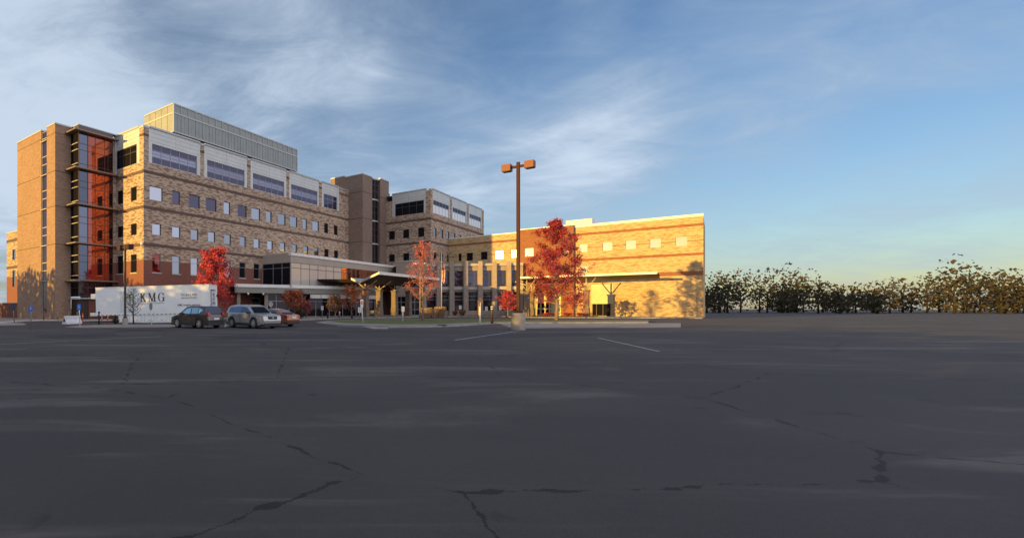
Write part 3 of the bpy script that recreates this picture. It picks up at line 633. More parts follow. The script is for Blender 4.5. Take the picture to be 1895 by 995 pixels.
# ------------------------------------------------------------------ ENTRANCE CANOPIES
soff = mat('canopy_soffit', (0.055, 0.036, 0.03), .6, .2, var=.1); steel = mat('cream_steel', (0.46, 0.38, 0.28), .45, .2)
cs1 = mat('canopy_stone_shaft', (0.19, 0.145, 0.11), .85, var=.15, vs=3); cs2 = mat('canopy_stone_base', (0.16, 0.12, 0.10), .9, var=.2, vs=3)
def uvof(p): dx, dy = p[0] - C0[0], p[1] - C0[1]; return (dx * U2[0] + dy * U2[1], dx * V2[0] + dy * V2[1])
ca = thing('entrance_canopy', 'butterfly-roofed drop-off canopy on stone columns in front of the curved lobby', 'canopy', (*D(702, 76), .15))
up, vp = uvof(D(701.5, 70)); vv = v_at(up, 664.5); vt = v_at(up, 650)
LEN = u_at(vp, 813) - up
zp, zv, zt = Z(503, 70), Z(520.7, P(up, vv)[1]), Z(513.8, P(up, vt)[1])
prof = [(vp, zp), (vv, zv), (vt, zt)]
mb = MB()
for (v1, za), (v2, zb_) in zip(prof, prof[1:]):
    p1, p2 = P(up, v1), P(up, v2); p3, p4 = P(up + LEN, v2), P(up + LEN, v1); T = .26
    top = [(*p1, za), (*p2, zb_), (*p3, zb_), (*p4, za)]; bot = [(a, b, c - T) for a, b, c in top]
    mb.poly(top[::-1]); mb.poly(bot, 1)
    for i in range(4): j = (i + 1) % 4; mb.poly([top[i], bot[i], bot[j], top[j]] if 0 else [bot[i], bot[j], top[j], top[i]])
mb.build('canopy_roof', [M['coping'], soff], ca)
mb = MB(); w_ = [(*P(up - .03, v), z) for v, z in prof]
for (v1, za), (v2, zb_) in zip(prof, prof[1:]):
    p1, p2 = P(up - .06, v1), P(up - .06, v2); dv = Vector((p2[0] - p1[0], p2[1] - p1[1], zb_ - za)); mb.frame((*p1, za - .3), dv, Vector((U2[0], U2[1], 0)) * .2, Vector((0, 0, .30)))
mb.build('gable_trim', M['coping'], ca)
mb = MB(); fa, fb = P(up - .05, vp - .04), P(up + LEN, vp - .04); mb.frame((*fa, zp - .36), Vector((fb[0] - fa[0], fb[1] - fa[1], 0)), Vector((*V2, 0)) * .06, (0, 0, .42)); mb.build('canopy_fascia', M['white'], ca)
# flat rear slab reaching the atrium
vb = v_at(up, 580); mb = MB(); z_ = Z(516.2, P(up, vt)[1]) ; z2 = Z(516.2, P(up, vb)[1])
p1, p2, p3, p4 = P(up + .3, vt), P(up + .3, vb), P(up + LEN * .55, vb), P(up + LEN * .55, vt)
top = [(*p1, z_), (*p2, z2), (*p3, z2), (*p4, z_)]; bot = [(*P(up + 1.2, vt), z_ - .5), (*P(up + 1.0, vb - .5), z2 - .42), (*P(up + LEN * .5, vb - .5), z2 - .42), (*P(up + LEN * .5, vt), z_ - .5)]
mb.poly(top[::-1]); mb.poly(bot)
for i in range(4): j = (i + 1) % 4; mb.poly([bot[i], bot[j], top[j], top[i]])
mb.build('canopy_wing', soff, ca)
def canopy_col(par, c, zr, spread, sdir, base=.15):
    x, y = c
    mb_ = MB(); mb_.frame((x - .55 * U2[0] * .8 - .55 * V2[0] * .8, y - .55 * U2[1] * .8 - .55 * V2[1] * .8, base), Vector((*U2, 0)) * .88, Vector((*V2, 0)) * .88, (0, 0, 1.35)); mb_.build('column_base', cs2, par)
    mb_ = MB(); h = .38; mb_.frame((x - h * U2[0] - h * V2[0], y - h * U2[1] - h * V2[1], base + 1.35), Vector((*U2, 0)) * 2 * h, Vector((*V2, 0)) * 2 * h, (0, 0, 2.6)); mb_.build('column_shaft', cs1, par)
    mb_ = MB(); h = .48; mb_.frame((x - h * U2[0] - h * V2[0], y - h * U2[1] - h * V2[1], base + 3.95), Vector((*U2, 0)) * 2 * h, Vector((*V2, 0)) * 2 * h, (0, 0, .2)); mb_.build('column_cap', cs2, par)
    mb_ = MB(); z0_ = base + 4.15
    for s, k in ((1, spread[0]), (-1, spread[1])): mb_.tube([(x, y, z0_), (x + sdir[0] * k * s, y + sdir[1] * k * s, zr[0] if s > 0 else zr[1])], .085, 6)
    mb_.tube([(x, y, z0_), (x, y, min(zr) - .05)], .11, 6); mb_.build('brace', steel, par)
vc = uvof(D(676, 74))[1]
for x in (676, 702, 730, 756):
    u_ = u_at(vc, x); canopy_col(ca, P(u_, vc), (zv + .15, zp - 1.0), (1.5, 2.0), (V2[0], V2[1]))
# right canopy
rc = thing('side_canopy', 'pale-edged canopy on stone columns against the sunlit golden wing at right', 'canopy', (*D(1085, 77), .15))
uc = uvof(D(1085, 77))[0]; vl = v_at(uc, 959.5); vr = -47.0
zc = Z(507.5, 77)
mb = MB(); w = Wall(P(uc, vl), P(uc, vr)); w.slab(mb, 0, w.L, zc - .32, zc, .1, -.2); mb.build('canopy_fascia', M['white'], rc)
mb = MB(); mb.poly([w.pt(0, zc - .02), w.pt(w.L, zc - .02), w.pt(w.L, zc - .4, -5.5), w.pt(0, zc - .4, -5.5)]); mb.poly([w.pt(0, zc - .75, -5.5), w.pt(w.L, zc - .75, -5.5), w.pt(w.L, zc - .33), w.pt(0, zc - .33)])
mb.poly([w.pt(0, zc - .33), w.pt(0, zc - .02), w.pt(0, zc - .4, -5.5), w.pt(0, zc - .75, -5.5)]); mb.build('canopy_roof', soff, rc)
mb = MB(); mb.tube([w.pt(-.6, zc - .75, -.2), w.pt(1.6, zc - 1.6, -.3)], .13, 6); mb.build('edge_beam', steel, rc)
for x in (975, 1085): canopy_col(rc, P(uc + .5, v_at(uc + .5, x)), (zc - .5, zc - .5), (1.3, 1.3), (V2[0], V2[1]))
canopy_col(rc, P(uc + 4.2, v_at(uc + 4.2, 984)), (zc - .7, zc - .7), (1., 1.), (V2[0], V2[1]))

# ------------------------------------------------------------------ GROUND
def ground_mat(name, c1, c2, c3, ps=0.12, rough=.9, crack=True, streak=True):
    m = bpy.data.materials.new(name); m.use_nodes = True; t = m.node_tree; b = t.nodes['Principled BSDF']; g = N(t, 'ShaderNodeNewGeometry')
    def nz(s, dd, dist=0., sc=(1, 1, 1)):
        mp = N(t, 'ShaderNodeMapping'); mp.inputs['Scale'].default_value = sc; t.links.new(g.outputs['Position'], mp.inputs[0])
        n = N(t, 'ShaderNodeTexNoise', Scale=s, Detail=dd, Roughness=.6, Distortion=dist); t.links.new(mp.outputs[0], n.inputs['Vector']); return n.outputs[0]
    c = mixc(t, sm(t, nz(ps, 4, .4), .4, .62), c1, c2)
    c = mixc(t, math_(t, 'MULTIPLY', sm(t, nz(0.5, 6, .9, (.30, 1.3, 1)), .52, .66), .85), c, c3)
    c = mixc(t, math_(t, 'MULTIPLY', nz(9, 6), .55), c, tuple(x * .55 for x in c1))
    c = mixc(t, math_(t, 'MULTIPLY', sm(t, nz(120, 2), .5, .7), .5), c, tuple(x * 2.2 for x in c1))
    c = mixc(t, math_(t, 'MULTIPLY', sm(t, nz(0.9, 3, .5), .66, .74), .6), c, tuple(x * .4 for x in c1))
    if crack:
        v = N(t, 'ShaderNodeTexVoronoi'); v.feature = 'DISTANCE_TO_EDGE'; v.inputs['Scale'].default_value = .22
        wv = N(t, 'ShaderNodeMixRGB'); wv.inputs[0].default_value = .30; t.links.new(g.outputs['Position'], wv.inputs[1])
        nn = N(t, 'ShaderNodeTexNoise', Scale=.9, Detail=10.0, Roughness=.72); t.links.new(g.outputs['Position'], nn.inputs['Vector']); t.links.new(nn.outputs['Color'], wv.inputs[2])
        t.links.new(wv.outputs[0], v.inputs['Vector'])
        c = mixc(t, math_(t, 'MULTIPLY', math_(t, 'LESS_THAN', v.outputs['Distance'], math_(t, 'MULTIPLY', sm(t, nz(1.7, 4), .42, .7), .008)), .7), c, (0.012, 0.012, 0.013))
    t.links.new(c, b.inputs['Base Color']); b.inputs['Roughness'].default_value = rough; b.inputs['Specular IOR Level'].default_value = .3
    bp = N(t, 'ShaderNodeBump', Strength=.5, Distance=.01); t.links.new(nz(60, 3), bp.inputs['Height']); t.links.new(bp.outputs[0], b.inputs['Normal'])
    return m
M['asph'] = ground_mat('worn_asphalt', (0.058, 0.050, 0.051), (0.078, 0.066, 0.066), (0.15, 0.128, 0.12))
M['conc'] = mat('concrete', (0.24, 0.21, 0.19), .9, var=.22, vs=.5, bump=.3)
M['kerb'] = mat('kerb_concrete', (0.30, 0.27, 0.245), .9, var=.2, vs=1.2)
M['lawn'] = mat('lawn_turf', (0.085, 0.110, 0.030), 1, var=.45, vs=3, bump=1, bs=14)
M['white_p'] = mat('worn_white_paint', (0.35, 0.33, 0.33), .9, var=.4, vs=6)
mb = MB(); n = 40
for i in range(-8, 8):
    for j in range(-3, 16): mb.poly([(i * 60, j * 60, 0), (i * 60 + 60, j * 60, 0), (i * 60 + 60, j * 60 + 60, 0), (i * 60, j * 60 + 60, 0)])
struct(mb, 'ground', M['asph'])
def slabpoly(name, pts, z, m, thick=True, kind='structure'):
    mb_ = MB(); mb_.poly([(x, y, z) for x, y in pts])
    if thick:
        for i in range(len(pts)): p, q = pts[i], pts[(i + 1) % len(pts)]; mb_.poly([(*p, 0), (*q, 0), (*q, z), (*p, z)])
    return struct(mb_, name, m, kind)
def inset(pts, dd):
    c = [sum(p[0] for p in pts) / len(pts), sum(p[1] for p in pts) / len(pts)]; out = []
    n_ = len(pts)
    ar = sum(pts[i][0] * pts[(i + 1) % n_][1] - pts[(i + 1) % n_][0] * pts[i][1] for i in range(n_)); sg = 1 if ar > 0 else -1
    for i in range(n_):
        p0, p1, p2 = Vector(pts[i - 1]), Vector(pts[i]), Vector(pts[(i + 1) % n_])
        e1 = (p1 - p0).normalized(); e2 = (p2 - p1).normalized(); nn_ = (Vector((-e1.y, e1.x)) + Vector((-e2.y, e2.x))) * sg
        nn_ = nn_.normalized(); out.append(tuple(p1 + nn_ * dd))
    return out
# island with lawn (kerb ring, then turf)
isl = [G(*q) for q in ((586, 598.2), (600, 601), (625, 603.4), (672, 605.3), (720, 606.2), (768, 606), (815, 605.2), (860, 603), (895, 600.6), (915, 599.2), (1000, 598.5), (1107, 598), (1200, 597.6), (1200, 593.5), (1107, 593.3), (1000, 593.2), (912, 592.6), (850, 592), (790, 591.6), (700, 591.8), (650, 593), (610, 595.4))]
slabpoly('traffic_island_kerb', isl, .14, M['kerb'])
slabpoly('island_concrete', inset(isl, .35), .146, M['conc'], False)
lawn = [G(*q) for q in ((606, 597.2), (640, 600.4), (672, 601.2), (720, 602.6), (768, 602.8), (815, 602), (860, 600.2), (895, 598.6), (915, 597.5), (1000, 597), (1107, 596.8), (1200, 596.4), (1200, 593.9), (1107, 593.7), (1000, 593.6), (912, 593.1), (850, 592.5), (790, 592.1), (700, 592.4), (650, 593.8), (618, 595.9))]
slabpoly('lawn', lawn, .152, M['lawn'], False)
# pale concrete gutter strips
slabpoly('gutter', [G(*q) for q in ((672, 604.9), (690, 608), (718, 608.4), (718, 606.2))], .02, M['kerb'])
slabpoly('concrete_apron', [G(*q) for q in ((950, 607.5), (1107, 606), (1260, 606), (1260, 597.9), (1107, 598.3), (1000, 598.8), (925, 599.4))], .03, M['conc'])
# plaza in front of the lobby
pl = [G(590, 590.5), G(560, 597), G(548, 596.6), G(420, 591.5), G(330, 590.8)]
plz = [D(330, 68.5), G(420, 592), G(545, 593.4), G(600, 590.8), D(640, 71.5), D(700, 73), D(760, 77), D(800, 81), D(850, 83.5), D(930, 84), D(960, 76), D(1107, 74), D(1300, 70), D(1300, 95), D(960, 110), D(330, 110)]
slabpoly('plaza_kerb', plz, .13, M['kerb']); slabpoly('plaza', inset(plz, .3), .136, M['conc'], False)
# planting strips (dark mulch beds)
mul = mat('mulch_bed', (0.045, 0.03, 0.02), 1, var=.4, vs=4, bump=1)
slabpoly('planting_bed', [D(820, 84.6), D(930, 85), D(930, 86.4), D(820, 86.4)], .22, mul)
slabpoly('planting_bed', [D(985, 76.5), D(1107, 75), D(1107, 76.2), D(985, 77.8)], .3, mul)
# walk and kerb around the brown tower
wk = [G(-60, 600), G(0, 597.8), G(30, 595.6), G(55, 593.8), G(75, 593.4), G(103, 593.4), G(124, 594.4), G(128, 595.5), G(170, 593.5), G(240, 592.8), D(240, 66), D(0, 75), D(-100, 75)]
slabpoly('walk_kerb', wk, .12, mat('bright_kerb', (0.62, 0.58, 0.54), .8, var=.1)); slabpoly('walk', inset(wk, .35), .126, M['conc'], False)
slabpoly('lot_end_island', [G(-40, 602), G(-40, 600.2), G(20, 599.3), G(42, 600.2), G(49, 600.9), G(42, 601.6)], .12, M['kerb'])
slabpoly('concrete_apron', [G(118, 605), G(150, 601.8), G(215, 600.4), G(330, 600.4), G(345, 602), G(318, 605.2), G(240, 605.4), G(160, 606.2)], .02, M['conc'])
slabpoly('drain_inlet', [G(809.5, 605.2), G(827, 605), G(827, 603.2), G(809.5, 603.4)], .156, M['black'], False)
mb = MB()
for (a, b, wd) in (((842, 629), (960, 612.4), .11), ((20, 613.2), (130, 612.7), .09), ((-60, 640), (300, 622), .09), ((1000, 614), (1240, 613), .10), ((1220, 650), (1107, 625), .1), ((330, 616.5), (620, 614.8), .08)):
    p, q = Vector(G(*a)), Vector(G(*b)); nn = (q - p).normalized(); nn = Vector((-nn.y, nn.x)) * wd / 2
    mb.poly([(*(p - nn), .004), (*(q - nn), .004), (*(q + nn), .004), (*(p + nn), .004)])
struct(mb, 'parking_marking', M['white_p'])
mb = MB()
for pts_ in (((380, 622), (620, 619), (640, 624), (420, 628)), ((60, 619), (210, 617), (230, 622), (80, 626)), ((560, 612), (760, 610.5), (770, 613), (600, 615.5)), ((860, 619), (1080, 616), (1100, 621), (900, 626)), ((200, 611), (300, 610), (310, 612.5), (220, 613.5))):
    mb.poly([(*G(*q), .004 if 0 else .0035) for q in pts_])
struct(mb, 'asphalt_patch', ground_mat('patched_asphalt', (0.040, 0.038, 0.044), (0.055, 0.050, 0.056), (0.08, 0.07, 0.075), crack=False))

# ------------------------------------------------------------------ TREES
def leafmat(name, cols, tr=.25):
    m = bpy.data.materials.new(name); m.use_nodes = True; t = m.node_tree; b = t.nodes['Principled BSDF']; g = N(t, 'ShaderNodeNewGeometry')
    n = N(t, 'ShaderNodeTexNoise', Scale=1.1, Detail=3.0); t.links.new(g.outputs['Position'], n.inputs['Vector'])
    w = N(t, 'ShaderNodeTexWhiteNoise'); w.noise_dimensions = '3D'
    sn = t.nodes.new('ShaderNodeVectorMath'); sn.operation = 'SNAP'; sn.inputs[1].default_value = (.25, .25, .25); t.links.new(g.outputs['Position'], sn.inputs[0]); t.links.new(sn.outputs[0], w.inputs[0])
    c = mixc(t, sm(t, n.outputs[0], .35, .65), cols[0], cols[1]); c = mixc(t, math_(t, 'MULTIPLY', w.outputs[0], .75), c, cols[2])
    t.links.new(c, b.inputs['Base Color']); b.inputs['Roughness'].default_value = .6; b.inputs['Specular IOR Level'].default_value = .25
    tl = N(t, 'ShaderNodeBsdfTranslucent'); t.links.new(c, tl.inputs[0]); mx = N(t, 'ShaderNodeMixShader'); mx.inputs[0].default_value = tr
    o = [x for x in t.nodes if x.type == 'OUTPUT_MATERIAL'][0]; t.links.new(b.outputs[0], mx.inputs[1]); t.links.new(tl.outputs[0], mx.inputs[2]); t.links.new(mx.outputs[0], o.inputs[0])
    return m
LM = {'red': leafmat('red_maple_leaves', ((0.36, 0.028, 0.045), (0.55, 0.055, 0.07), (0.68, 0.13, 0.11))),
      'crimson': leafmat('crimson_leaves', ((0.20, 0.014, 0.036), (0.34, 0.026, 0.052), (0.50, 0.08, 0.08))),
      'salmon': leafmat('thin_salmon_leaves', ((0.48, 0.09, 0.085), (0.58, 0.13, 0.11), (0.50, 0.20, 0.16))),
      'rusty': leafmat('rust_leaves', ((0.34, 0.07, 0.035), (0.50, 0.12, 0.05), (0.30, 0.12, 0.05))),
      'olive': leafmat('olive_leaves', ((0.10, 0.09, 0.03), (0.22, 0.10, 0.05), (0.35, 0.13, 0.05))),
      'dark': leafmat('dark_leaves', ((0.03, 0.035, 0.015), (0.05, 0.045, 0.02), (0.06, 0.04, 0.02))),
      'straw': leafmat('dry_grass', ((0.42, 0.27, 0.15), (0.55, 0.36, 0.20), (0.30, 0.19, 0.11)))}
bark = mat('grey_brown_bark', (0.22, 0.16, 0.13), .95, var=.3, vs=6); bark_d = mat('dark_bark', (0.045, 0.035, 0.03), .95, var=.3, vs=6)
def leafq(mb, p, s, rnd, up=.3):
    a = Vector((rnd.gauss(0, 1), rnd.gauss(0, 1), rnd.gauss(0, 1))).normalized(); b = a.orthogonal().normalized(); b = (b * math.cos(rnd.random() * 6.3) + a.cross(b) * math.sin(rnd.random() * 6.3)); c = a.cross(b)
    q = s * (.6 + .8 * rnd.random())
    mb.poly([p + b * q * .5, p + c * q * .35, p - b * q * .5, p - c * q * .35])
def tree(name, label, base, zb, h, trunk_h, rad, leaf, nl, ls, seed, group=None, bare=0.0, prof=None, nb=26, bk=None, tr=.14, up=1.0, cat='tree', twigs=4, jit=.05):
    """trunk > limbs > twigs; leaves sit along the twigs"""
    rnd = random.Random(seed); X, Y = base; root = thing(name, label, cat, (X, Y, zb), group); O = Vector((X, Y, zb))
    if prof is None: prof = lambda t: math.sin(math.pi * min(1, t * .93 + .1)) ** .75
    tb = MB(); lv = MB(); pts = []; n = 9; ax = [0, 0]
    for i in range(n):
        t = i / (n - 1); ax[0] += rnd.uniform(-.02, .02) * h * .3; ax[1] += rnd.uniform(-.02, .02) * h * .3
        pts.append(O + Vector((ax[0], ax[1], t * h * .97)))
    tb.tube(pts, [tr * (1.25 if i == 0 else 1) * (1 - i / (n - 1)) ** .85 + .008 for i in range(n)], 8)
    def along(t): k = t * (n - 1); i = min(int(k), n - 2); return pts[i].lerp(pts[i + 1], k - i)
    tips = []
    for b in range(nb):
        t = (b + .5 * rnd.random()) / nb; z0 = trunk_h / h * .85 + (0.97 - trunk_h / h * .85) * t; st_ = along(z0 * .96)
        ang = b * 2.4 + rnd.uniform(-.4, .4); R_ = rad * prof(t) * rnd.uniform(.72, 1.12)
        rise = R_ * up * rnd.uniform(.55, .95) * (1.1 - .2 * t)
        end = st_ + Vector((math.cos(ang) * R_, math.sin(ang) * R_, rise)); end.z = min(end.z, O.z + h * 1.02)
        midp = st_.lerp(end, .5) + Vector((rnd.uniform(-.08, .08) * R_, rnd.uniform(-.08, .08) * R_, -.08 * R_))
        r0 = tr * .42 * (1 - .6 * t); tb.tube([st_, midp, end], [r0, r0 * .6, .006], 5, cap=False)
        for k in range(twigs * 2):
            s = rnd.uniform(.25, 1.0); c = st_.lerp(midp, s * 2) if s < .5 else midp.lerp(end, s * 2 - 1)
            dv = Vector((rnd.gauss(0, 1), rnd.gauss(0, 1), rnd.gauss(.35, .7))).normalized() * R_ * rnd.uniform(.18, .42)
            e = c + dv; tb.tube([c, c.lerp(e, .5) + Vector((0, 0, .03)), e], [.016, .011, .004], 3, cap=False); tips.append((c, e, R_))
        tips.append((midp, end, R_))
    if leaf:
        for _ in range(nl):
            c, e, R_ = tips[rnd.randrange(len(tips))]
            s = rnd.random() ** .6; p = c.lerp(e, s) + Vector((rnd.gauss(0, 1), rnd.gauss(0, 1), rnd.gauss(0, 1))) * (jit * rad)
            leafq(lv, p, ls, rnd)
        lv.build('crown', LM[leaf], root)
    tb.build('trunk', bk or bark, root)
    return root
def gp(t): return (1 - t) ** .5 * min(1, (t + .12) * 3.2)
tree('maple_tree', 'bright red maple behind the white trailer, against the long wing', D(397, 60), 0, 9.3, 1.6, 2.9, 'red', 13500, .18, 3, prof=lambda t: min(1, .75 + t * .8) * (1 - t) ** .42, nb=44)
tree('maple_tree', 'large deep crimson maple on the lawn right of the tall lamp post', G(1030, 594.4), .15, Z(392, 56.3), 2.0, 4.3, 'crimson', 22000, .135, 11, prof=lambda t: min(1, .80 + t * 2) * (1 - t) ** .62, nb=46, tr=.17, up=.66, jit=.035)
tree('street_tree', 'half-bare salmon-leaved tree on the lawn in front of the entrance canopy', G(783, 596), .15, Z(438, 53), 2.2, 2.25, 'salmon', 3600, .12, 21, prof=lambda t: (min(1, .8 + t)) * (1 - t) ** .55 * 1.05, nb=36, tr=.12, up=1.15)
tree('sapling', 'small nearly bare young tree in front of the white trailer lettering', D(247.5, 47.0), 0, Z(529, 47) , 1.0, 1.15, None, 0, .1, 31, nb=30, bk=bark_d, tr=.07, twigs=4, prof=lambda t: (1 - t) ** .35)
sg = [o for o in S.objects if o.name == 'sapling'][0]
mb = MB(); rnd = random.Random(5)
for _ in range(160): leafq(mb, Vector((*D(240, 46.9), 2.55)) + Vector((rnd.gauss(0, .28), rnd.gauss(0, .25), rnd.gauss(0, .30))), .12, rnd)
mb.build('leaf_cluster', leafmat('yellow_green_leaves', ((0.28, 0.30, 0.06), (0.36, 0.34, 0.08), (0.2, 0.2, 0.05))), sg)
small = [('orange-red round-headed small tree behind the copper sedan', 545, 66, Z(539, 66), 2.1, 'rusty', 4200, 1.1), ('dull rust small tree left of the canopy, in front of the storefront', 621, 72, Z(547, 72), 1.7, 'olive', 2200, .8),
         ('spreading reddish-orange small tree at the left end of the canopy', 650, 70, Z(532, 70), 2.1, 'rusty', 2600, 1.0), ('bright red small tree between the lobby piers and the tall lamp post', 940, 80, Z(540, 80), 1.9, 'red', 3800, .9),
         ('orange-red small tree by the right canopy column', 1067, 73, Z(543, 73), 2.1, 'salmon', 2600, 1.0), ('crimson shrub-like tree low behind the silver car, right of the orange one', 568, 68, 2.3, 1.0, 'crimson', 1200, .5)]
for i, (lab, x, Y, h, r_, lf, nl, th) in enumerate(small):
    tree('small_tree', lab, D(x, Y), .14, h, th, r_, lf, nl, .15, 40 + i, 'small ornamental trees by the entrance', nb=22, tr=.06, prof=lambda t: min(1, .75 + t) * (1 - t) ** .4, twigs=3)
def shrub(name, label, base, z, rx, h, leaf, n_, ls, seed, group=None):
    rnd = random.Random(seed); root = thing(name, label, 'shrub', (*base, z), group); tb = MB(); lv = MB(); O = Vector((*base, z))
    for k in range(16):
        a = rnd.random() * 6.28; e = O + Vector((math.cos(a) * rx * rnd.uniform(.2, .9), math.sin(a) * rx * rnd.uniform(.2, .9), h * rnd.uniform(.6, 1)))
        tb.tube([O, O.lerp(e, .5) + Vector((0, 0, .1 * h)), e], [.02, .014, .004], 4, cap=False)
        for _ in range(n_ // 16): leafq(lv, O.lerp(e, rnd.uniform(.3, 1)) + Vector((rnd.gauss(0, .13 * rx), rnd.gauss(0, .13 * rx), rnd.gauss(0, .1 * h))), ls, rnd)
    lv.build('foliage', LM[leaf], root); tb.build('stem', bark_d, root); return root
shrub('shrub', 'low dark shrub at the left end of the trailer skirt', D(214, 46.8), 0, .42, .5, 'dark', 900, .07, 1, 'dark low shrubs')
shrub('shrub', 'dark evergreen shrub beneath the orange-red small tree, right of the cars', D(556, 64), .1, 1.0, 1.3, 'dark', 1500, .12, 2, 'dark low shrubs')
for i, (x, lab) in enumerate(((842, 'dark shrub in the bed below the left lobby piers'), (855, 'dark shrub beside the grey-backed sign in the lobby bed'))):
    shrub('shrub', lab, D(x, 85.4), .2, .8, .95, 'olive', 900, .13, 6 + i, 'dark low shrubs')
for i, (x, lab) in enumerate(((1010, 'low red-leaved shrub in the bed before the pale doors'), (1052, 'low red-leaved shrub right of the big maple trunk'), (1075, 'low red-leaved shrub under the right canopy column'), (1028, 'low red-leaved shrub directly behind the maple trunk'))):
    shrub('shrub', lab, D(x, 76.6), .3, .9, .45, 'crimson', 900, .11, 16 + i, 'low red shrubs at the right canopy')
def grassclump(label, base, z, rx, h, seed):
    rnd = random.Random(seed); mb_ = MB(); O = Vector((*base, z))
    for _ in range(700):
        a = rnd.random() * 6.28; r_ = rx * math.sqrt(rnd.random()); b = O + Vector((math.cos(a) * r_ * .7, math.sin(a) * r_ * .5, 0)); e = b + Vector((math.cos(a) * r_ * .5 + rnd.gauss(0, .07), math.sin(a) * r_ * .3, h * rnd.uniform(.7, 1.05)))
        s = Vector((rnd.uniform(-1, 1), rnd.uniform(-1, 1), 0)).normalized() * .022
        mb_.poly([b - s, b + s, e + s * .9, e - s * .9])
    o = mb_.build('ornamental_grass', LM['straw']); o.location = (0, 0, 0); return tag(o, label, 'grass clump', 'tall dry ornamental grasses')
for i, (x, Y, rx, h, lab) in enumerate(((789, 72, .7, 1.35, 'leftmost tuft of tall dry straw-coloured grass beside the half-bare tree'), (800, 72.5, .8, 1.3, 'middle tuft of tall dry straw-coloured grass'), (815, 74, .75, 1.5, 'tallest tuft of dry straw-coloured grass at the foot of the flagpole'))):
    grassclump(lab, D(x, Y), .14, rx, h, i)
# trees standing out of frame to the left, whose shade falls on the lot and the tower foot
mb = MB(); rnd = random.Random(99)
n_ = 34
while n_ > -82:
    H = rnd.uniform(8.8, 9.7) + (1.3 if n_ < -64 else 0) + (-1.2 if n_ > -36 else 0); c = Vector((42 * -.86 + n_ * .51, 42 * -.51 - n_ * .86)); r_ = rnd.uniform(2.4, 3.4)
    mb.tube([(c.x, c.y, 0), (c.x, c.y, H * .6)], [.22, .1], 6)
    for _ in range(800):
        a = Vector((rnd.gauss(0, 1), rnd.gauss(0, 1), rnd.gauss(0, 1))).normalized() * rnd.random() ** .4
        leafq(mb, Vector((c.x + a.x * r_, c.y + a.y * r_, H * .52 + a.z * H * .48)), .75, rnd)
    n_ -= rnd.uniform(2.2, 3.6)
tl = mb.build('treeline', leafmat('autumn_treeline', ((0.10, 0.08, 0.03), (0.16, 0.08, 0.03), (0.07, 0.06, 0.02)))); tl['kind'] = 'stuff'
#PART2
mb = MB(); rnd = random.Random(12)
for k in range(280):
    x = 62 + k * 1.5 + rnd.uniform(-5, 5); y = 165 - (x - 62) * .18 + rnd.uniform(-22, 22); H = rnd.choice((5, 8, 10, 12, 14)) * rnd.uniform(.8, 1.15)
    mb.tube([(x, y, 0), (x, y, H * .5)], [.25, .12], 5)
    for _ in range(260):
        a = Vector((rnd.gauss(0, 1), rnd.gauss(0, 1), rnd.gauss(0, 1))).normalized() * rnd.random() ** .5
        leafq(mb, Vector((x + a.x * 4.6, y + a.y * 4.6, H * .5 + a.z * H * .5)), .75, rnd)
wd_ = mb.build('distant_wood', leafmat('distant_foliage', ((0.05, 0.045, 0.02), (0.09, 0.055, 0.03), (0.04, 0.04, 0.018)))); wd_['kind'] = 'stuff'
mb = MB()
for (cx_, cy_), sp_, nn_ in ((G(1030, 594.4), 4.0, 900), (G(783, 596), 3.0, 500), (G(700, 596), 5.0, 250), (G(900, 596), 6.0, 250)):
    for _ in range(nn_):
        x, y = cx_ + rnd.gauss(0, sp_), cy_ + rnd.gauss(0, sp_ * .45); q = rnd.uniform(.03, .06); t = rnd.random() * 3
        mb.poly([(x + math.cos(t + k * 1.571) * q, y + math.sin(t + k * 1.571) * q, .165 + rnd.random() * .01) for k in range(4)])
fl = mb.build('fallen_leaves', LM['rusty']); fl['kind'] = 'stuff'
# ------------------------------------------------------------------ LETTERING
FONT_CACHE = {}
def text_mesh(name, s, o, ex, ez, height, m, parent, align='LEFT', thick=.012, stretch=1.0, bold=0.0):
    cu = bpy.data.curves.new('lettering', 'FONT'); cu.body = s; cu.size = 1.0; cu.align_x = align; cu.extrude = 0; cu.offset = bold; cu.resolution_u = 3
    to = bpy.data.objects.new('lettering', cu); COL.objects.link(to); bpy.context.view_layer.update()
    me = bpy.data.meshes.new_from_object(to.evaluated_get(bpy.context.evaluated_depsgraph_get()))
    bpy.data.objects.remove(to); bpy.data.curves.remove(cu)
    o, ex, ez = Vector(o), Vector(ex).normalized(), Vector(ez).normalized(); n = ex.cross(ez); k = height / .70
    off = Vector(ROOTLOC[parent.name]) if parent.name in ROOTLOC else Vector((0, 0, 0))
    for v in me.vertices: v.co = o + ex * v.co.x * k * stretch + ez * v.co.y * k + n * thick - off
    me.materials.clear(); me.materials.append(m); ob = bpy.data.objects.new(name, me); COL.objects.link(ob); ob.parent = parent; ROOTLOC[ob.name] = tuple(off); return ob
ink = mat('dark_olive_lettering', (0.07, 0.052, 0.032), .6); whitep = mat('trailer_white', (0.84, 0.825, 0.80), .35, var=.04, vs=.8, coat=.1)
rub = mat('black_rubber', (0.018, 0.018, 0.018), .85); darkm = mat('dark_painted_metal', (0.03, 0.03, 0.032), .5, .3); wht = mat('white_paint', (0.72, 0.71, 0.69), .5)
steelg = mat('galvanised_steel', (0.33, 0.33, 0.34), .45, .6); signw = mat('sign_white', (0.68, 0.66, 0.60), .5); signb = mat('sign_blue', (0.03, 0.14, 0.55), .4); signg = mat('sign_back_grey', (0.20, 0.20, 0.21), .5, .4)
redp = mat('red_paint', (0.45, 0.03, 0.03), .45); orng = mat('orange_plastic', (0.62, 0.10, 0.04), .5); brn = mat('red_brown_paint', (0.055, 0.019, 0.018), .7, .0, .2); concb = mat('lamp_base_concrete', (0.33, 0.29, 0.25), .9, var=.2, vs=3, bump=.5)
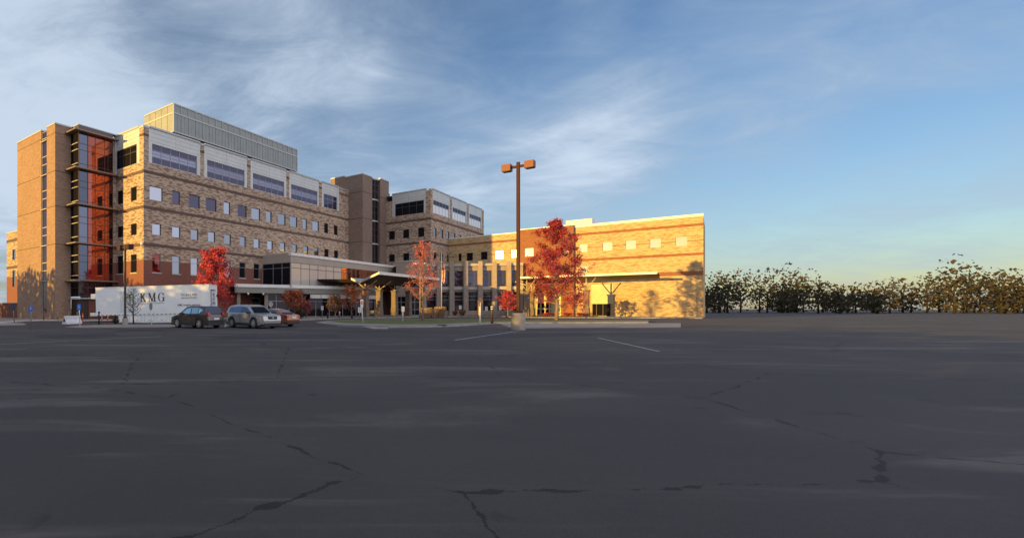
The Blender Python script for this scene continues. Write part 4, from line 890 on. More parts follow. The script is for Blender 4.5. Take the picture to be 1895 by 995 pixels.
glossk = glass('vehicle_glass', (0.20, 0.21, 0.28), .10, dark=(.01, .012, .014))

# ------------------------------------------------------------------ TRAILER
TRO = Vector((*D(387.5, 50.6), 0)); td = Vector((-.986, .165, 0)); pitch = -.27 / 12.54
ex = Vector((td.x, td.y, pitch)).normalized(); ey = Vector((.165, .986, 0)); ezv = ex.cross(-ey).normalized()
if ezv.z < 0: ezv = -ezv
tr_ = thing('trailer', 'long white medical imaging trailer parked before the tan wing, lettered KMG', 'trailer', tuple(TRO))
LT, WT, ZT0, ZT1 = 12.54, 2.6, .95, 3.88
def tb_(mb_, a0, a1, y0, y1, z0, z1, m=0): mb_.frame(TRO + ex * a0 + ey * y0 + ezv * z0, ex * (a1 - a0), ey * (y1 - y0), ezv * (z1 - z0), m)
mb = MB(); tb_(mb, 0, LT, 0, WT, ZT0, ZT1); mb.build('body', whitep, tr_)
mb = MB(); tb_(mb, -.02, LT + .02, -.02, WT + .02, ZT1, ZT1 + .07); mb.build('roof_rail', wht, tr_)
mb = MB(); tb_(mb, .0, LT - 2.55, .03, .12, .13, ZT0); tb_(mb, .0, .05, .1, WT, .35, ZT0); mb.build('skirt', whitep, tr_)
mb = MB()
for k in range(7): a = .45 + k * 1.38; [tb_(mb, a, a + 1.1, .022, .031, z, z + .02) for z in (.25, .85)]; [tb_(mb, x, x + .02, .022, .031, .25, .87) for x in (a, a + 1.08)]; tb_(mb, a + .5, a + .6, .01, .03, .35, .45)
mb.build('locker_door', mat('panel_gap_grey', (.33, .32, .31), .6), tr_)
mb = MB()
for k in range(26): a = .25 + k * .475; tb_(mb, a, a + .27, -.008, 0, ZT0 + .02, ZT0 + .075)
mb.build('marker_strip', mat('reflector_strip', (.10, .06, .06), .4), tr_)
mb = MB(); tb_(mb, LT, LT + .75, .3, WT - .3, 2.75, 3.3); mb.build('nose_unit', whitep, tr_)
mb = MB(); tb_(mb, LT, LT + .75, .1, WT - .2, ZT0 - .02, ZT0 + .32); mb.build('front_step', wht, tr_)
mb = MB(); tb_(mb, 8.55, 9.75, -.02, 0, 1.25, 3.5); mb.build('side_door', mat('door_cream', (.70, .68, .64), .4), tr_)
mb = MB(); tb_(mb, -.02, 0, .62, 1.95, 1.15, 3.35); e = mb.build('end_door', mat('end_door_white', (.60, .63, .68), .35), tr_)
mb = MB(); tb_(mb, -.05, -.02, .55, .63, 1.1, 3.4); tb_(mb, -.05, -.02, .62, 1.95, 3.34, 3.42); mb.build('door_frame', darkm, e)
mb = MB(); tb_(mb, -.12, -.0, 2.35, 2.55, 2.7, 2.95); mb.build('light', darkm, tr_)
for a in (2.0, 3.1, 4.2):
    for y in (.35, WT - .35):
        c = TRO + ex * a + ey * y; mb = MB(); mb.tube([Vector((c.x, c.y, .5)) - ey * .15, Vector((c.x, c.y, .5)) + ey * .15], .48, 20); mb.build('wheel', rub, tr_)
mb = MB(); tb_(mb, 10.6, 10.75, .5, .65, 0.25, ZT0); tb_(mb, 10.6, 10.75, WT - .65, WT - .5, .25, ZT0); tb_(mb, 10.5, 10.85, .4, .75, .22, .28); mb.build('landing_leg', darkm, tr_)
fr = -ex # reading direction on the near side (left to right)
def tp(x, z, y=-.004):   # point on the near side for image column x and height z along the body
    k = (x - CX) / F; a = (k * TRO.y - TRO.x) / (td.x - k * td.y); return TRO + ex * a + ey * y + ezv * z, a
def tz(x, y): p, a = tp(x, 0); return (Z(y, p.y) - p.z) / ezv.z
# serif capitals built from strokes
def glyph(mb_, o, s, w, rects=(), polys=(), arc=None):
    def q(px, pz): return o + fr * (px * w) + ezv * (pz * s) + ey * -.012
    for x0, x1, z0, z1 in rects: mb_.poly([q(x0, z0), q(x1, z0), q(x1, z1), q(x0, z1)])
    for pl_ in polys: mb_.poly([q(*t) for t in pl_])
    if arc:
        a0, a1, r0, r1 = arc; n = 18; prev = None
        for k in range(n + 1):
            t = R(a0 + (a1 - a0) * k / n); th = r1 - (r1 - r0) * (0.45 + .55 * abs(math.cos(t)))
            cur = (q(.5 + .5 * math.cos(t), .5 + .52 * math.sin(t)), q(.5 + th * math.cos(t), .5 + (.52 - .36 * (.5 - th)) * math.sin(t)))
            if prev: mb_.poly([prev[0], cur[0], cur[1], prev[1]])
            prev = cur
base, _ = tp(260.4, tz(282, 558)); sH = .92
def adv(x): return (tp(x, 0)[0] - tp(260.4, 0)[0]).dot(fr)
zk = tz(282, 558.2)
K0 = TRO + (tp(260.4, 0)[0] - TRO) + ezv * zk
mb = MB(); glyph(mb, K0, sH, .62, rects=((.0, .42, 0, .06), (.0, .42, .94, 1), (.12, .31, .05, .95), (.6, 1.02, 0, .06), (.62, 1.0, .94, 1)), polys=(((.30, .36), (.30, .56), (.68, .95), (.92, .95)), ((.36, .55), (.58, .66), (1.0, .05), (.70, .05))))
mb.build('letter', ink, tr_)
mb = MB(); glyph(mb, K0 + fr * adv(275.0), sH, .88, rects=((0, .3, 0, .06), (0, .28, .94, 1), (.12, .18, .05, .95), (.66, 1.0, 0, .06), (.72, 1.0, .94, 1), (.74, .91, .05, .95)), polys=(((.10, .99), (.28, .99), (.56, .12), (.44, .02)), ((.44, .02), (.56, .02), (.80, .95), (.74, .99))))
mb.build('letter', ink, tr_)
mb = MB(); glyph(mb, K0 + fr * adv(293.4), sH, .70, rects=((.60, 1.08, .44, .50), (.76, .98, .06, .46), (.86, .93, .66, .98)), arc=(38, 322, .28, .5)); mb.build('letter', ink, tr_)
def tline(s, x0, x1, yb, yt, bold=0.0, m=ink):
    o, _ = tp(x0, tz(x0, yb)); H_ = (tz(x0, yt) - tz(x0, yb)); Wd = (tp(x1, 0)[0] - tp(x0, 0)[0]).dot(fr)
    ob = text_mesh('lettering', s, o, fr, ezv, H_, m, tr_, thick=.012, bold=bold); xs = [v.co.dot(fr) for v in ob.data.vertices]; k = Wd / (max(xs) - min(xs)); oo = Vector(o) - TRO
    for v in ob.data.vertices: dd = (v.co - oo).dot(fr); v.co += fr * dd * (k - 1)
    return ob
tline('Together We Make A Difference', 258, 304.8, 562.4, 560.4)
tline('MOBILE MRI', 336.4, 364.6, 547.6, 543.4); tline('IMAGING SYSTEM', 336.4, 364.6, 552.6, 549.8); tline('KMG imaging solutions', 329.5, 371, 566, 562.3, .012)
eo = TRO + ex * -.035 + ey * .95 + ezv * 1.9
text_mesh('lettering', 'KMG', eo, ey, ezv, .28, ink, e, thick=.01)
mb = MB(); n_ = 10
for a0_, rr in ((60, .30), (150, .26)):
    for k in range(n_):
        t, t2 = R(a0_ + k * 16), R(a0_ + (k + 1) * 16); c = TRO + ex * -.04 + ey * 1.3 + ezv * 2.65; f = lambda t, q: c + ey * (-math.cos(t) * q) + ezv * (math.sin(t) * q * 1.3)
        mb.poly([f(t, rr), f(t2, rr), f(t2, rr * .6), f(t, rr * .6)])
mb.build('emblem', ink, e)

# ------------------------------------------------------------------ CARS
darkglass = glass('dark_rear_glass', (0.10, 0.10, 0.13), .06)
def car(name, label, pos, heading, body, spec, paint, dark, grille=True):
    """local frame: x forward from the rear bumper, y to the left, z up"""
    L_, Wd, prof, gh, wb, ctr, wr_, rimm = spec['L'], spec['W'], spec['body'], spec['cabin'], spec['wb'], spec['rear_axle'], spec['wheel'], spec['rim']
    # pos = ground point of the rear wheel on the near (left) side
    hx = Vector(heading).normalized(); hy = Vector((-hx.y, hx.x)); side = 1
    o = Vector(pos) - hx * ctr + hy * (-spec['near'] * (Wd / 2 - .12))
    root = thing(name, label, 'car', (o.x, o.y, 0), 'cars parked in front of the hospital', math.atan2(hx.y, hx.x), local=True)
    hw2 = Wd / 2
    def taper(x): t = abs(x - L_ / 2) / (L_ / 2); return 1 - .13 * t ** 5 - .03 * t ** 2
    def hwz(x, z): # half width by height
        f = 1.0 if z > .45 else .97; f -= max(0, z - spec['belt'] + .12) * .25; return hw2 * f * taper(x)
    arcs = []
    def arch(cx): return [(cx + (wr_ + .07) * math.cos(R(a)), wr_ + (wr_ + .07) * math.sin(R(a)) * 1.0) for a in range(-8, 189, 14)]
    poly = list(prof) + [(ctr + wb + wr_ + .1, .24)] + arch(ctr + wb) + [(ctr + wb - wr_ - .1, .24), (ctr + wr_ + .1, .24)] + arch(ctr) + [(ctr - wr_ - .1, .27)]
    cx_, cz_ = L_ / 2, .65
    def ins(p, d): return (cx_ + (p[0] - cx_) * (1 - d / (L_ / 2)), cz_ + (p[1] - cz_) * (1 - d / .5) if p[1] > .5 else p[1])
    bm = MB(); rings = []
    for s in (1, -1):
        for d_, f in ((.0, .80), (.015, .95), (.06, 1.0)):
            rings.append([(ins(p, d_)[0], s * hwz(p[0], p[1]) * f, ins(p, d_)[1]) for p in poly])
    n = len(poly)
    def ring(a, b, flip):
        for i in range(n):
            j = (i + 1) % n; q = [a[i], a[j], b[j], b[i]]; bm.poly(q[::-1] if flip else q, 0, True)
    ring(rings[0], rings[1], False); ring(rings[1], rings[2], False); ring(rings[3], rings[0], False); ring(rings[4], rings[3], False); ring(rings[5], rings[4], False)
    bm.poly(rings[2][::1], 0); bm.poly(rings[5][::-1], 0)
    b = bm.build('body', body, root, sharp=35)
    # lower cladding
    cl = MB()
    for s in (1, -1):
        for x0, x1 in ((ctr + wr_ + .08, ctr + wb - wr_ - .08),): cl.box(x0, x1, s * hw2 * .90, s * hw2 * 1.0, .2, .42)
        for cc in (ctr, ctr + wb):
            for a in range(-5, 185, 19):
                p, q = R(a), R(a + 19); r0, r1 = wr_ + .03, wr_ + .11; y = s * (hwz(cc, .6) + .006)
                cl.poly([(cc + r0 * math.cos(p), y, wr_ + r0 * math.sin(p)), (cc + r1 * math.cos(p), y, wr_ + r1 * math.sin(p)), (cc + r1 * math.cos(q), y, wr_ + r1 * math.sin(q)), (cc + r0 * math.cos(q), y, wr_ + r0 * math.sin(q))])
    cl.box(.02, .3, -hw2 * .82, hw2 * .82, .24, spec['bump']); cl.box(L_ - .3, L_ - .01, -hw2 * .80, hw2 * .80, .2, .42)
    cl.build('lower_cladding', dark, root)
    cl = MB()
    for cc in (ctr, ctr + wb): cl.box(cc - wr_ - .05, cc + wr_ + .05, -hw2 * .86, hw2 * .86, .3, wr_ * 2 + .06)
    cl.build('wheel_well', rub, root)
    # cabin
    zb0, zr0 = gh[0][1], max(p[1] for p in gh); wb_, wr2 = hw2 * .93, spec['roofw']
    def cy(z, x): f = (z - zb0) / (zr0 - zb0); return (wb_ + (wr2 - wb_) * f) * (1 - .05 * abs(x - L_ / 2) / (L_ / 2))
    cm = MB(); n = len(gh); Lr = [(x, cy(z, x), z) for x, z in gh]; Rr = [(x, -cy(z, x), z) for x, z in gh]
    Li = [(x, cy(z, x) * .90, z + (.03 if z > zb0 + .3 else 0)) for x, z in gh]; Ri = [(x, -y, z) for x, y, z in Li]
    cm.poly(Lr[::-1] if 0 else Lr); cm.poly(Rr[::-1])
    for a, b_ in ((Li, Lr), (Ri, Li), (Rr, Ri)):
        for i in range(n - 1): cm.poly([a[i], a[i + 1], b_[i + 1], b_[i]], 0, True)
    cm.build('cabin', paint, root, sharp=30)
    for nm, pl_ in spec['glass']:
        for s in (1, -1):
            g_ = MB(); pts_ = [(x, s * (cy(z, x) + .008), z) for x, z in pl_]; g_.poly(pts_ if s < 0 else pts_[::-1]); g_.build(nm, spec.get('sideglass', glossk), root)
    def slope_glass(nm, a, b_, m0=.05, m1=.10):
        (x0, z0), (x1, z1) = a, b_; g_ = MB(); dx, dz = x1 - x0, z1 - z0; l = math.hypot(dx, dz); nx, nz_ = -dz / l, dx / l
        if nz_ < 0: nx, nz_ = -nx, -nz_
        k = []
        for t in (m0, 1 - m1): x, z = x0 + dx * t, z0 + dz * t; y = cy(z, x) * .90 - .04; k.append((x + nx * .03, y, z + nz_ * .03))
        g_.poly([k[0], k[1], (k[1][0], -k[1][1], k[1][2]), (k[0][0], -k[0][1], k[0][2])]); return g_.build(nm, glossk, root)
    slope_glass('windscreen', *spec['wscreen']); slope_glass('rear_window', *spec['rwin']).data.materials[0] = darkglass
    # trim around side glass
    if spec.get('chrome'):
        t_ = MB()
        for s in (1, -1):
            pl_ = spec['outline']; t_.tube([(x, s * (cy(z, x) + .012), z) for x, z in pl_], .016, 4, cap=False)
        t_.build('window_trim', mat('bright_trim', (.6, .6, .6), .25, .9), root)
    for s in (1, -1):
        m_ = MB(); x, z = spec['mirror']; m_.box(x - .08, x + .12, s * hw2 * .93, s * (hw2 * .93 + .20), z, z + .15); m_.build('wing_mirror', dark, root)
        m_ = MB(); x, z0, z1, l = spec['tail']; y0, y1 = hwz(.1, z0) * .74, hwz(.2, z0) * .985; m_.frame((x, s * y0, z0), (l, s * .02, 0), (0, s * (y1 - y0), 0), (.05, 0, z1 - z0)); m_.build('tail_light', taill, root)
        m_ = MB(); m_.box(L_ - .42, L_ - .12, s * hw2 * .45, s * hwz(L_ - .3, .8) * .965, spec['head'], spec['head'] + .15); m_.build('headlight', headl, root)
        for x in spec['handles']: m_ = MB(); m_.box(x, x + .18, s * hw2 * .985, s * (hw2 + .02), spec['belt'] - .13, spec['belt'] - .09); m_.build('door_handle', paint, root)
        for x in spec['seams']: m_ = MB(); m_.box(x, x + .012, s * hw2 * .97, s * (hwz(x, .6) + .004), .42, spec['belt'] - .03); m_.build('door_seam', rub, root)
    g_ = MB(); g_.box(L_ - .06, L_ + .01, -hw2 * .40, hw2 * .40, spec['head'] - .10, spec['head'] + .12); g = g_.build('grille', darkm, root)
    g_ = MB(); g_.box(L_ + .01, L_ + .02, -hw2 * .40, hw2 * .40, spec['head'] + .09, spec['head'] + .12); g_.box(L_ + .01, L_ + .025, -.09, .09, spec['head'] - .05, spec['head'] + .07); g_.build('chrome_bar', steelg, g)
    g_ = MB(); g_.box(-.015, .02, -.25, .25, spec['plate'], spec['plate'] + .14); g_.build('number_plate', wht, root)
    for ax_ in (ctr, ctr + wb):
        for s in (1, -1):
            y = s * (hw2 - .12); w_ = MB(); w_.tube([(ax_, y - s * .12, wr_), (ax_, y + s * .06, wr_), (ax_, y + s * .10, wr_)], [wr_, wr_, wr_ - .05], 28); wo_ = w_.build('wheel', rub, root, sharp=40)
            r_ = MB(); yy = y + s * .103; r_.tube([(ax_, yy - s * .03, wr_), (ax_, yy - s * .028, wr_)], wr_ * .62, 24, smooth=False); r_.build('rim_well', rub, wo_)
            r_ = MB(); ns = spec['spokes']; sw = .19 / ns
            for k in range(ns):
                t = 2 * math.pi * k / ns; dx, dz = math.cos(t), math.sin(t); px_, pz_ = -dz, dx; r1 = wr_ * .62
                q = [(ax_ + dx * .04 + px_ * .03, yy, wr_ + dz * .04 + pz_ * .03), (ax_ + dx * r1 + px_ * sw, yy, wr_ + dz * r1 + pz_ * sw), (ax_ + dx * r1 - px_ * sw, yy, wr_ + dz * r1 - pz_ * sw), (ax_ + dx * .04 - px_ * .03, yy, wr_ + dz * .04 - pz_ * .03)]
                r_.poly(q if s < 0 else q[::-1])
            for k in range(24):
                t, t2 = 2 * math.pi * k / 24, 2 * math.pi * (k + 1) / 24; r0, r1 = wr_ * .57, wr_ * .64
                r_.poly([(ax_ + r0 * math.cos(t), yy, wr_ + r0 * math.sin(t)), (ax_ + r1 * math.cos(t), yy, wr_ + r1 * math.sin(t)), (ax_ + r1 * math.cos(t2), yy, wr_ + r1 * math.sin(t2)), (ax_ + r0 * math.cos(t2), yy, wr_ + r0 * math.sin(t2))])
            r_.tube([(ax_, yy - s * .01, wr_), (ax_, yy + s * .01, wr_)], .06, 12); r_.build('rim', rimm, wo_)
    return root
rim_s = mat('alloy_rim', (0.55, 0.53, 0.50), .4, .4); taill = mat('tail_lamp_red', (0.35, 0.012, 0.015), .2, coat=.6); headl = glass('headlamp_glass', (.8, .85, .9), .5, dark=(.3, .3, .3))
def carpaint(name, c, me=.55): return mat(name, c, .28, me, coat=1.0)
clad = mat('dark_grey_cladding', (0.03, 0.03, 0.032), .7)
suv = dict(L=4.6, W=1.86, wb=2.66, rear_axle=.96, wheel=.372, rim=rim_s, belt=1.02, bump=.62, roofw=.66, near=1, spokes=5, chrome=True,
    body=[(.06, .42), (.0, .62), (.05, .86), (.10, 1.03), (.5, 1.07), (3.30, 1.03), (3.75, 1.0), (4.2, .90), (4.48, .76), (4.6, .58), (4.58, .36)][::1],
    cabin=[(.10, 1.02), (.42, 1.50), (.62, 1.62), (1.3, 1.67), (2.2, 1.66), (2.72, 1.56), (3.5, 1.01)],
    glass=[('side_window', [(.72, 1.36), (1.12, 1.52), (1.16, 1.13), (1.0, 1.13)]), ('side_window', [(1.22, 1.12), (1.20, 1.53), (1.98, 1.55), (1.96, 1.10)]), ('side_window', [(2.06, 1.10), (2.06, 1.55), (2.58, 1.48), (3.12, 1.10)])],
    outline=[(3.2, 1.08), (1.3, 1.10), (.98, 1.14), (.68, 1.36), (.80, 1.46), (1.2, 1.56), (2.2, 1.58)], wscreen=((3.45, 1.05), (2.74, 1.55)), rwin=((.13, 1.06), (.42, 1.50)), mirror=(2.95, 1.02), tail=(.0, .96, 1.20, .20), head=.68, handles=(1.35, 2.3), seams=(1.14, 2.02, 3.06), plate=.66)
suv2 = dict(suv); suv2.update(L=4.95, W=1.98, wb=2.82, rear_axle=1.02, wheel=.395, belt=1.10, roofw=.72, chrome=False, near=-1, spokes=8, bump=.55,
    body=[(.06, .42), (.0, .62), (.04, .90), (.08, 1.10), (.5, 1.13), (3.55, 1.12), (4.2, 1.10), (4.7, 1.02), (4.88, .92), (4.95, .60), (4.93, .36)],
    cabin=[(.07, 1.08), (.30, 1.56), (.55, 1.70), (1.4, 1.77), (2.4, 1.76), (2.95, 1.66), (3.75, 1.09)],
    glass=[('side_window', [(.42, 1.20), (.55, 1.58), (1.18, 1.64), (1.18, 1.19)]), ('side_window', [(1.24, 1.19), (1.24, 1.64), (2.12, 1.65), (2.12, 1.18)]), ('side_window', [(2.20, 1.18), (2.20, 1.65), (2.82, 1.58), (3.42, 1.18)])],
    wscreen=((3.72, 1.12), (2.97, 1.65)), rwin=((.10, 1.14), (.30, 1.56)), mirror=(3.2, 1.10), tail=(.0, .80, 1.15, .25), head=.80, handles=(1.5, 2.5), seams=(1.2, 2.16, 3.35), plate=.72)
sed = dict(suv); sed.update(L=4.75, W=1.83, wb=2.75, rear_axle=1.05, wheel=.335, belt=.93, roofw=.60, chrome=False, near=1, spokes=6, bump=.42,
    body=[(.05, .40), (.0, .58), (.04, .84), (.10, .98), (.55, 1.02), (3.45, .95), (4.0, .88), (4.5, .76), (4.72, .60), (4.74, .34)],
    cabin=[(.45, .98), (1.15, 1.30), (1.55, 1.40), (2.2, 1.45), (2.75, 1.38), (3.65, .93)],
    glass=[('side_window', [(1.15, 1.06), (1.42, 1.28), (2.08, 1.35), (2.08, 1.02)]), ('side_window', [(2.15, 1.02), (2.15, 1.35), (2.68, 1.29), (3.25, .99)])],
    wscreen=((3.6, .97), (2.8, 1.37)), rwin=((.55, 1.03), (1.45, 1.38)), mirror=(3.05, .95), tail=(.0, .72, .93, .30), head=.58, handles=(1.35, 2.35), seams=(2.1, 3.1), plate=.70)
suv['sideglass'] = glass('pale_car_glass', (0.55, 0.66, 0.72), .22, dark=(.05, .07, .08)); sed['sideglass'] = glossk
car('parked_car', 'dark brown-grey compact SUV seen from behind, nearest the trailer lettering', D(369.7, 36.9), V2, carpaint('brown_grey_paint', (0.10, 0.070, 0.058)), suv, carpaint('brown_grey_roof', (0.05, 0.035, 0.04)), clad)
car('parked_car', 'silver SUV facing right between the brown and copper cars', D(430.6, 38.8), (.665, -.747), carpaint('silver_paint', (0.46, 0.44, 0.42)), suv2, carpaint('silver_roof', (0.42, 0.41, 0.41)), clad)
car('parked_car', 'copper-orange sedan partly hidden behind the silver SUV', D(513.7, 39.9), V2, carpaint('copper_paint', (0.42, 0.155, 0.07)), sed, carpaint('copper_roof', (0.36, 0.14, 0.07)), clad)

# ------------------------------------------------------------------ LAMP POSTS
def lamp(label, base, h, hb, rb, col, headcol, hd, r=.1, scale=1.0, z=0.0):
    root = thing('lamp_post', label, 'lamp post', (*base, z), 'parking lot lamp posts'); x, y = base; mb_ = MB()
    mb_.tube([(x, y, z), (x, y, z + hb - .04), (x, y, z + hb)], [rb, rb, rb - .04], 24); mb_.build('concrete_base', concb, root, sharp=40)
    mb_ = MB(); mb_.frame((x - r * 1.9, y - r * 1.9, z + hb), (r * 3.8, 0, 0), (0, r * 3.8, 0), (0, 0, .14)); mb_.build('base_cover', col, root)
    mb_ = MB(); e1, e2 = Vector((*V2, 0)), Vector((*U2, 0)); mb_.frame(Vector((x, y, z + hb + .1)) - e1 * r - e2 * r, e1 * 2 * r, e2 * 2 * r, (0, 0, h - hb)); mb_.build('pole', col, root)
    mb_ = MB(); a = .55 * scale; mb_.frame(Vector((x, y, z + h - .28 * scale)) - e1 * a - e2 * .05, e1 * 2 * a, e2 * .1, (0, 0, .17 * scale)); mb_.build('arm', col, root)
    for s in (1, -1):
        w_, d_, t_ = .60 * scale, .56 * scale, .46 * scale; c = Vector((x, y, z + h - .42 * scale)) + e1 * s * (a + w_ * .35)
        mb_ = MB(); mb_.frame(c - e1 * w_ / 2 - e2 * d_ / 2, e1 * w_, e2 * d_, (0, 0, t_)); hh = mb_.build('lamp_head', headcol, root)
        mb_ = MB(); mb_.frame(c - e1 * w_ * .42 - e2 * d_ * .42 - Vector((0, 0, .03)), e1 * w_ * .84, e2 * d_ * .84, (0, 0, .03)); mb_.build('lens', darkm, hh)
    return root
bz = G(959, 610.2)
lamp('tallest lamp post, with two red-brown box heads on a round concrete base', bz, Z(303, bz[1]) , Z(579, bz[1]), .46, brn, mat('rust_red_head', (0.18, 0.045, 0.030), .6), 1)
bz = G(231.6, 600.3)
lamp('shorter dark twin-headed lamp post standing in front of the trailer', bz, Z(454, bz[1]), Z(588.5, bz[1]), .27, mat('dark_brown_pole', (.03, .022, .02), .5), brn, 1, r=.075, scale=.95)
# slim lamp behind the half-bare tree
x, y = D(777.5, 73); root = thing('lamp_post', 'slim pale twin-arm lamp post behind the half-bare salmon tree', 'lamp post', (x, y, .14)); h = Z(488, 73)
mb = MB(); mb.tube([(x, y, .14), (x, y, h)], [.09, .06], 8); mb.build('pole', mat('tan_pole', (.35, .25, .2), .5), root)
mb = MB(); mb.frame((x - .03, y - .4, .14), (.1, .8, 0), (0, 0, 0.001), (0, 0, .0)) if 0 else mb.tube([(x, y, .14), (x, y, .5)], .2, 12); mb.build('pole_base', concb, root)
for s in (1, -1): mb = MB(); mb.tube([(x, y, h - .1), (x + s * .35, y, h)], .03, 5); mb.tube([(x + s * .3, y, h + .02), (x + s * .95, y, h + .05)], [.16, .10], 8); mb.build('lamp_head', wht, root)

# ------------------------------------------------------------------ SIGNS, BOLLARDS, SMALL THINGS
def sign(name, label, x, yb, plate, post, face, shape='rect', group=None, px=None, lean=0.0, back=None, mark=None, pr=.042, zb=0.0, Y=None, cat='sign', yaw=0.0):
    """plate = (x0,x1,ytop,ybottom) in image units at the sign's own distance"""
    Y = Y or F * (EYE - zb) / (yb - HY); X = (x - CX) / F * Y; root = thing(name, label, cat, (X, Y, zb), group)
    x0, x1, yt, ym = plate; s = Y / F; zt, zm = Z(yt, Y), Z(ym, Y); pxc = ((x0 + x1) / 2 - CX) / F * Y; w_ = (x1 - x0) * s / 2
    mb_ = MB(); mb_.tube([(X, Y, zb), (pxc, Y, zm - .02), (pxc, Y, (zt + zm) / 2 if shape != 'two' else zm + .1)], pr, 8); mb_.build('post', post, root)
    mb_ = MB(); e1 = Vector((math.cos(yaw), math.sin(yaw), 0)); nn_ = Vector((-e1.y, e1.x, 0)); c = Vector((pxc, Y - .05, (zt + zm) / 2)); hh = (zt - zm) / 2
    if shape in ('rect', 'two'):
        mb_.frame(c - e1 * w_ - Vector((0, 0, hh)), e1 * 2 * w_, nn_ * .02, (0, 0, 2 * hh))
    else:
        n_ = {'oct': 8, 'round': 20, 'diamond': 4}[shape]; a0 = math.pi / 8 if n_ == 8 else 0
        q = [(w_ * 1.04 * math.cos(a0 + 2 * math.pi * k / n_), hh * 1.04 * math.sin(a0 + 2 * math.pi * k / n_)) for k in range(n_)]
        mb_.prism(q, c, e1, (0, 0, 1), nn_ * .02)
    p = mb_.build('sign_plate', face, root)
    if mark == 'access':
        mb_ = MB(); o = c - nn_ * .004; f = lambda a, b: tuple(o + e1 * a * w_ + Vector((0, 0, b * hh)))
        mb_.poly([f(-.08, .62), f(.12, .62), f(.12, .84), f(-.08, .84)]); mb_.poly([f(-.08, .05), f(.08, .05), f(.08, .55), f(-.08, .55)]); mb_.poly([f(.08, .05), f(.5, .05), f(.5, .17), f(.08, .17)]); mb_.poly([f(.4, -.25), f(.5, -.25), f(.5, .1), f(.4, .1)])
        pr_ = None
        for k in range(14):
            t = R(80 + k * 18); cur = (f(.05 + .42 * math.cos(t), -.1 + .33 * math.sin(t)), f(.05 + .34 * math.cos(t), -.1 + .25 * math.sin(t)))
            if pr_: mb_.poly([pr_[0], cur[0], cur[1], pr_[1]])
            pr_ = cur
        mb_.build('wheelchair_symbol', wht, p)
    if mark == 'red':
        mb_ = MB(); n_ = 20; o = c - nn_ * .004; k_ = min(w_, hh) * .9; cc = o + Vector((0, 0, hh * .35))
        mb_.poly([tuple(o + e1 * (w_ * .8 * math.cos(2 * math.pi * k / n_)) + Vector((0, 0, hh * (.28 + .50 * math.sin(2 * math.pi * k / n_))))) for k in range(n_)][::1]); mb_.build('red_disc', redp, p)
        mb_ = MB(); o = o - nn_ * .003; mb_.poly([tuple(o + e1 * a * w_ + Vector((0, 0, hh * b))) for a, b in ((-.5, .2), (.5, .2), (.5, .36), (-.5, .36))]); mb_.build('white_bar', wht, p)
    if mark == 'split':
        mb_ = MB(); o = c - nn_ * .004
        mb_.poly([tuple(o + e1 * a * w_ + Vector((0, 0, hh * b))) for a, b in ((-.12, -.8), (.06, -.8), (.06, .8), (-.12, .8))]); mb_.build('centre_line', darkm, p)
    return root
blueG = 'blue accessible parking signs'
sign('parking_sign', 'blue accessible parking sign standing alone on the asphalt before the brown tower', 57, 610.4, (53.8, 61, 565.4, 576.4), steelg, signb, mark=None if 0 else 'access', group=blueG)
sign('parking_sign', 'blue accessible parking sign at the white barrier', 148, 604.5, (143, 150, 562.4, 573.3), wht, signb, mark='access', group=blueG)
sign('road_sign', 'dark blue-grey diamond sign seen from behind at the low reddish wall', 27, 597.6, (18.5, 30.5, 560.5, 574.5), steelg, mat('sign_back_blue', (.05, .07, .11), .5, .3), 'diamond')
sign('stop_sign', 'grey sign back on a white post before the trailer, right of the bare tree', 280.5, 600.6, (276.3, 282.4, 559.3, 574), wht, signg, 'oct')
sign('stop_sign', 'pale octagonal sign back rising over the copper sedan', 501, 593, (497, 505.4, 557.8, 567.6), steelg, mat('sign_back_pale', (.36, .36, .35), .5, .4), 'oct')
sign('drive_sign', 'small pale sign on a post right of the copper sedan, near the storefront', 596.3, 589.5, (594, 598.6, 565.6, 573.5), steelg, mat('sign_pale', (.42, .42, .42), .5), group='small drive signs', zb=.14)
sign('drive_sign', 'sunlit cream sign just left of the red-marked one on the lawn', 665.3, 591.5, (662.4, 668.2, 568.3, 578.2), steelg, signw, mark='split', group='small drive signs', zb=.15)
sign('no_entry_sign', 'tall narrow white sign with red disc leaning slightly on the lawn', 671.5, 597, (667, 672.2, 554.2, 568.6), wht, wht, mark='red', zb=.15, pr=.055)
sign('drive_sign', 'cream sign on a white post standing on the lawn before the canopy columns', 745.3, 594.8, (742.8, 748.4, 566.8, 576.3), wht, signw, mark='split', group='small drive signs', zb=.15, pr=.055)
sign('drive_sign', 'pale grey sign in the bed below the left lobby piers', 851.2, 584, (849.2, 854, 564.9, 572.2), steelg, mat('sign_grey', (.5, .5, .48), .5), group='small drive signs', zb=.15)
sign('warning_sign', 'brown oval sign back on the tall white post in front of the lobby piers', 888.7, 598.2, (885.3, 891.6, 551, 567.5), wht, mat('sign_brown', (.15, .08, .06), .6), 'round', zb=.15, pr=.06)
sign('drive_sign', 'cream split sign just right of the tall white post', 899.8, 584, (897.5, 902.3, 567, 574.6), steelg, signw, mark='split', group='small drive signs', zb=.15)
sign('drive_sign', 'cream sign left of the bright red small tree by the lobby', 925.8, 584, (923.2, 928, 565.3, 573.4), steelg, signw, group='small drive signs', zb=.15)
sign('drive_sign', 'cream split sign by the left column of the right canopy', 980.3, 583, (977.4, 982.4, 562.6, 570.6), steelg, signw, mark='split', group='small drive signs', zb=.15)
sign('drive_sign', 'white sign at the far right beyond the orange-red small tree', 1098.2, 582.4, (1096, 1100.6, 569.8, 576.2), wht, wht, group='small drive signs', zb=.15)
